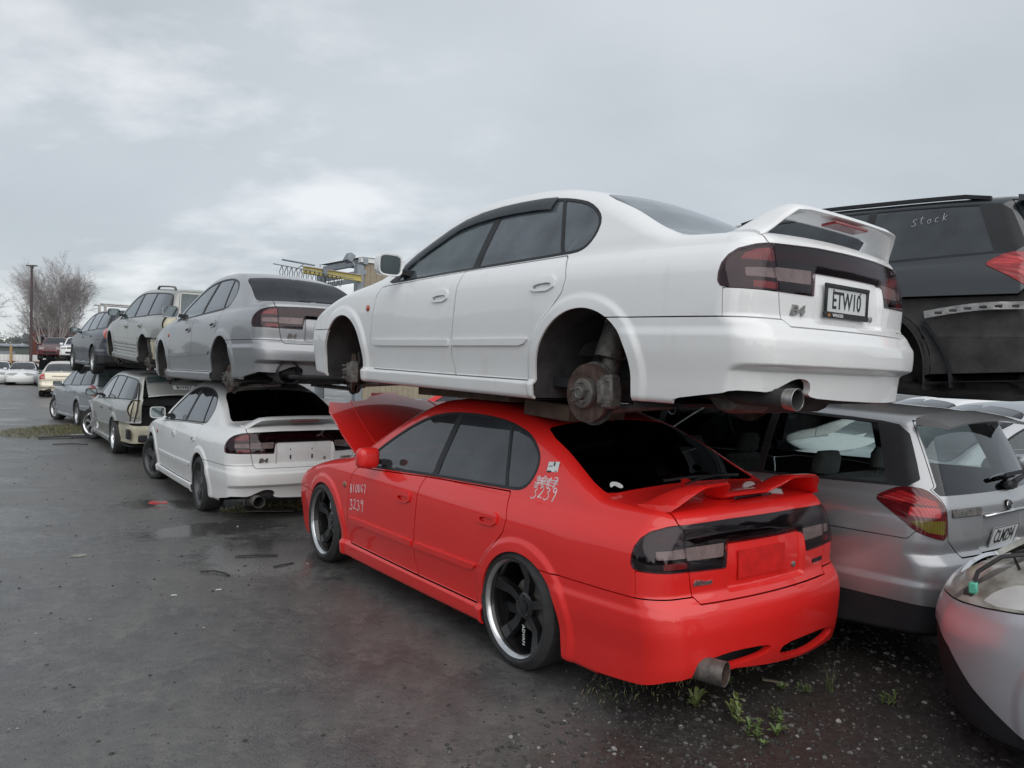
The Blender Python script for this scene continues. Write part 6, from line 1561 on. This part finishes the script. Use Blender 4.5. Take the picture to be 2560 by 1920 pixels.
# sheds
def shed(label,loc,size,mat,roofm,yaw=0.):
    r=empty('shed',label,'shed',None,(*loc,0),(0,0,yaw));w,d,h=size
    b=MB();b.box((0,0,h/2),(w,d,h));b.build('wall',mat,r,False);b=MB();b.loft([[(-w/2-.15,-d/2-.2,h),(w/2+.15,-d/2-.2,h),(w/2+.15,-d/2-.2,h+.12),(-w/2-.15,-d/2-.2,h+.12)],[(-w/2-.15,d/2+.2,h+.25),(w/2+.15,d/2+.2,h+.25),(w/2+.15,d/2+.2,h+.4),(-w/2-.15,d/2+.2,h+.4)]]);b.build('roof',roofm,r,False)
    b=MB();b.box((w*.12,-d/2-.02,h*.42),(w*.35,.05,h*.8));b.build('door',MT['galv'],r,False);return r
MT['shed1']=simple('dark_slate_cladding',(.045,.055,.065),.7,var=.2);MT['shed2']=simple('rust_red_cladding',(.15,.045,.035),.75);MT['shed3']=simple('grey_green_cladding',(.13,.16,.15),.7)
shed('dark slate shed behind the far row of cars',(-42.2,73.),(5.6,4.,3.6),MT['shed1'],MT['shed1'],.4)
shed('rust red shed with flat roof beside the dark shed',(-48.2,80.),(4.2,4.,4.6),MT['shed2'],MT['shed1'],.4)
shed('low grey green open fronted shed at the left edge',(-59.,86.),(9.,5.,2.9),MT['shed3'],MT['galv'],.4)
# lamp pole
lp=empty('lamp_post','tall thin brown lamp post with flat head in front of the bare birch','lamp post',None,(-33.69,53.,0))
b=MB();b.tube([(0,0,0),(0,0,8.05)],[.11,.075],10);b.build('pole',simple('brown_steel_pole',(.075,.05,.055),.6),lp,True,40)
b=MB();b.box((0,0,8.1),(.70,.30,.07),0,.03);b.box((0,0,8.0),(.2,.2,.14),0,.02);b.build('lamp_head',MT['dsteel'],lp,True,40)
# bare trees
def bare_tree(name,label,loc,H,spread,stems,seed,barkc,twigc,levels=5,lean=.0,density=1.0,cat='tree'):
    rn=random.Random(seed);r0=empty(name,label,cat,None,loc);T=MB();V=[];F=[]
    def seg3(p,q,r1,r2):
        d=(q-p);a=d.orthogonal().normalized();c=d.cross(a).normalized();b=len(V)
        for (o,r) in((p,r1),(q,r2)):
            for k in range(3):
                an=2.094*k;V.append(o+(a*math.cos(an)+c*math.sin(an))*r)
        for k in range(3): F.append((b+k,b+(k+1)%3,b+3+(k+1)%3,b+3+k))
    def grow(p,d,ln,r,lev):
        n=4 if lev<3 else 3;pts=[p];rs=[r]
        for i in range(n):
            d=(d+Vector((rn.uniform(-1,1),rn.uniform(-1,1),rn.uniform(-.5,.9)))*(.10 if lev<2 else .20)+Vector((0,0,.05 if lev<4 else -.10))).normalized()
            p=p+d*(ln/n);pts.append(p);rs.append(r*(1-.62*(i+1)/n))
            if lev<levels:
                k=(rn.choice((1,2,2)) if lev<2 else rn.choice((1,2,2,3)))
                if lev==0 and i==0: k=0
                if rn.random()>density: k=max(0,k-1)
                for _ in range(k):
                    ax=d.orthogonal().normalized();ax.rotate(Matrix.Rotation(rn.uniform(0,6.28),3,d));an=rn.uniform(.35,.85)
                    dd=(d*math.cos(an)+ax*math.sin(an)).normalized();grow(p,dd,ln*rn.uniform(.45,.68)*(1-.15*i/n),max(rs[-1]*.62,.013),lev+1)
        if lev<2: T.tube(pts,[max(x,.02) for x in rs],6)
        else:
            for i in range(len(pts)-1): seg3(pts[i],pts[i+1],rs[i],max(rs[i+1],.009))
    for s in range(stems):
        a=6.28*s/stems+rn.uniform(-.4,.4);t=rn.uniform(.10,.34)*spread if stems>1 else lean
        grow(Vector((math.cos(a)*.12*stems*.4,math.sin(a)*.12*stems*.4,0)),Vector((math.cos(a)*t,math.sin(a)*t,1)).normalized(),H*rn.uniform(.72,.92),.16 if stems>1 else .22,0)
    T.build('trunk',simple(name+'_bark',barkc,.85,var=.35,scale=3),r0,True,60)
    me=mesh_obj('crown',[tuple(v) for v in V],np.array([f for f in F]),[simple(name+'_twigs',twigc,.85,var=.3,scale=2)],r0,True);return r0
bare_tree('birch_tree','large bare birch with pale stems and fine reddish twigs, far left','tree' if False else (-42.7,70.,0),12.2,1.35,11,21,(.56,.51,.48),(.34,.31,.31),4,density=.95).scale=(.47,.47,.60)
bare_tree('bare_tree','smaller bare tree leaning in from the left edge',(-56.,76.,0),9.5,1.2,2,5,(.13,.11,.10),(.12,.10,.10),4,density=.9).scale=(.62,.62,.62)
bare_tree('bare_tree','bare bushy tree between the lamp post and the left edge',(-50.5,82.,0),8.2,1.5,4,9,(.20,.17,.17),(.19,.155,.16),4,density=.85).scale=(.7,.7,.6)
def leafy(name,label,loc,R,H,n,col,seed):
    rn=random.Random(seed);r0=empty(name,label,'tree',None,loc);b=MB();b.tube([(0,0,0),(.1,0,H*.5),(.05,.1,H*.8)],[.2,.13,.05],7)
    for k in range(5): a=k*1.3;b.tube([(0,0,H*.3+.1*k),(math.cos(a)*R*.6,math.sin(a)*R*.6,H*.55+.08*k)],[.07,.02],5)
    b.build('trunk',MT['wood'],r0,True,40);v=[];f=[];cl=[(rn.uniform(-1,1)*R*.75,rn.uniform(-1,1)*R*.75,H*rn.uniform(.25,.95),R*rn.uniform(.25,.5)) for _ in range(16)]
    for k in range(n):
        c=rn.choice(cl);d=Vector((rn.gauss(0,1),rn.gauss(0,1),rn.gauss(0,1))).normalized()*c[3]*rn.random()**.4;p=Vector(c[:3])+d;s=rn.uniform(.06,.16);a=Vector((rn.uniform(-1,1),rn.uniform(-1,1),rn.uniform(-1,1))).normalized();q=a.orthogonal().normalized()*s*.6
        i=len(v);v+= [p-a*s,p+q,p+a*s,p-q];f.append((i,i+1,i+2,i+3))
    mesh_obj('crown',[tuple(x) for x in v],np.array(f),[simple(name+'_leaves',col,.7,var=.45,scale=2)],r0,False);return r0
leafy('evergreen_shrub','dark green evergreen bush at the extreme left edge',(-51.5,66.,0),2.2,4.6,5200,(.045,.055,.035),3)
leafy('evergreen_shrub','blue green rounded bush behind the lamp post',(-63.,105.,0),4.0,5.2,4500,(.06,.085,.08),4)
leafy('evergreen_shrub','low olive bush beyond the open fronted shed',(-80.,115.,0),5.5,4.0,4000,(.09,.095,.055),6)
# far treeline; nearer unseen arc at sides and behind added to darken reflections
rn=random.Random(8);v=[];f=[]
for k in range(30000):
    a=rn.uniform(-3.14,3.14);bk=a<-.85 or a>1.2;R_=rn.uniform(95,125) if bk else rn.uniform(330,380);hh=(1.25 if bk else 1)*(6+3.5*math.sin(a*9)+2.5*math.sin(a*23+1))*rn.random()**.7;x,y=math.sin(a)*R_,math.cos(a)*R_;s=rn.uniform(.6,1.6);i=len(v);t=rn.uniform(0,3.1)
    v+= [(x-s*math.cos(a),y+s*math.sin(a),hh-s*.6),(x+s*math.cos(a),y-s*math.sin(a),hh-s*.4),(x,y,hh+s)];f.append((i,i+1,i+2))
tag(mesh_obj('woodland_and_added_arc',v,np.array(f),[simple('distant_foliage',(.14,.16,.165),.9)],None,False),kind='stuff')
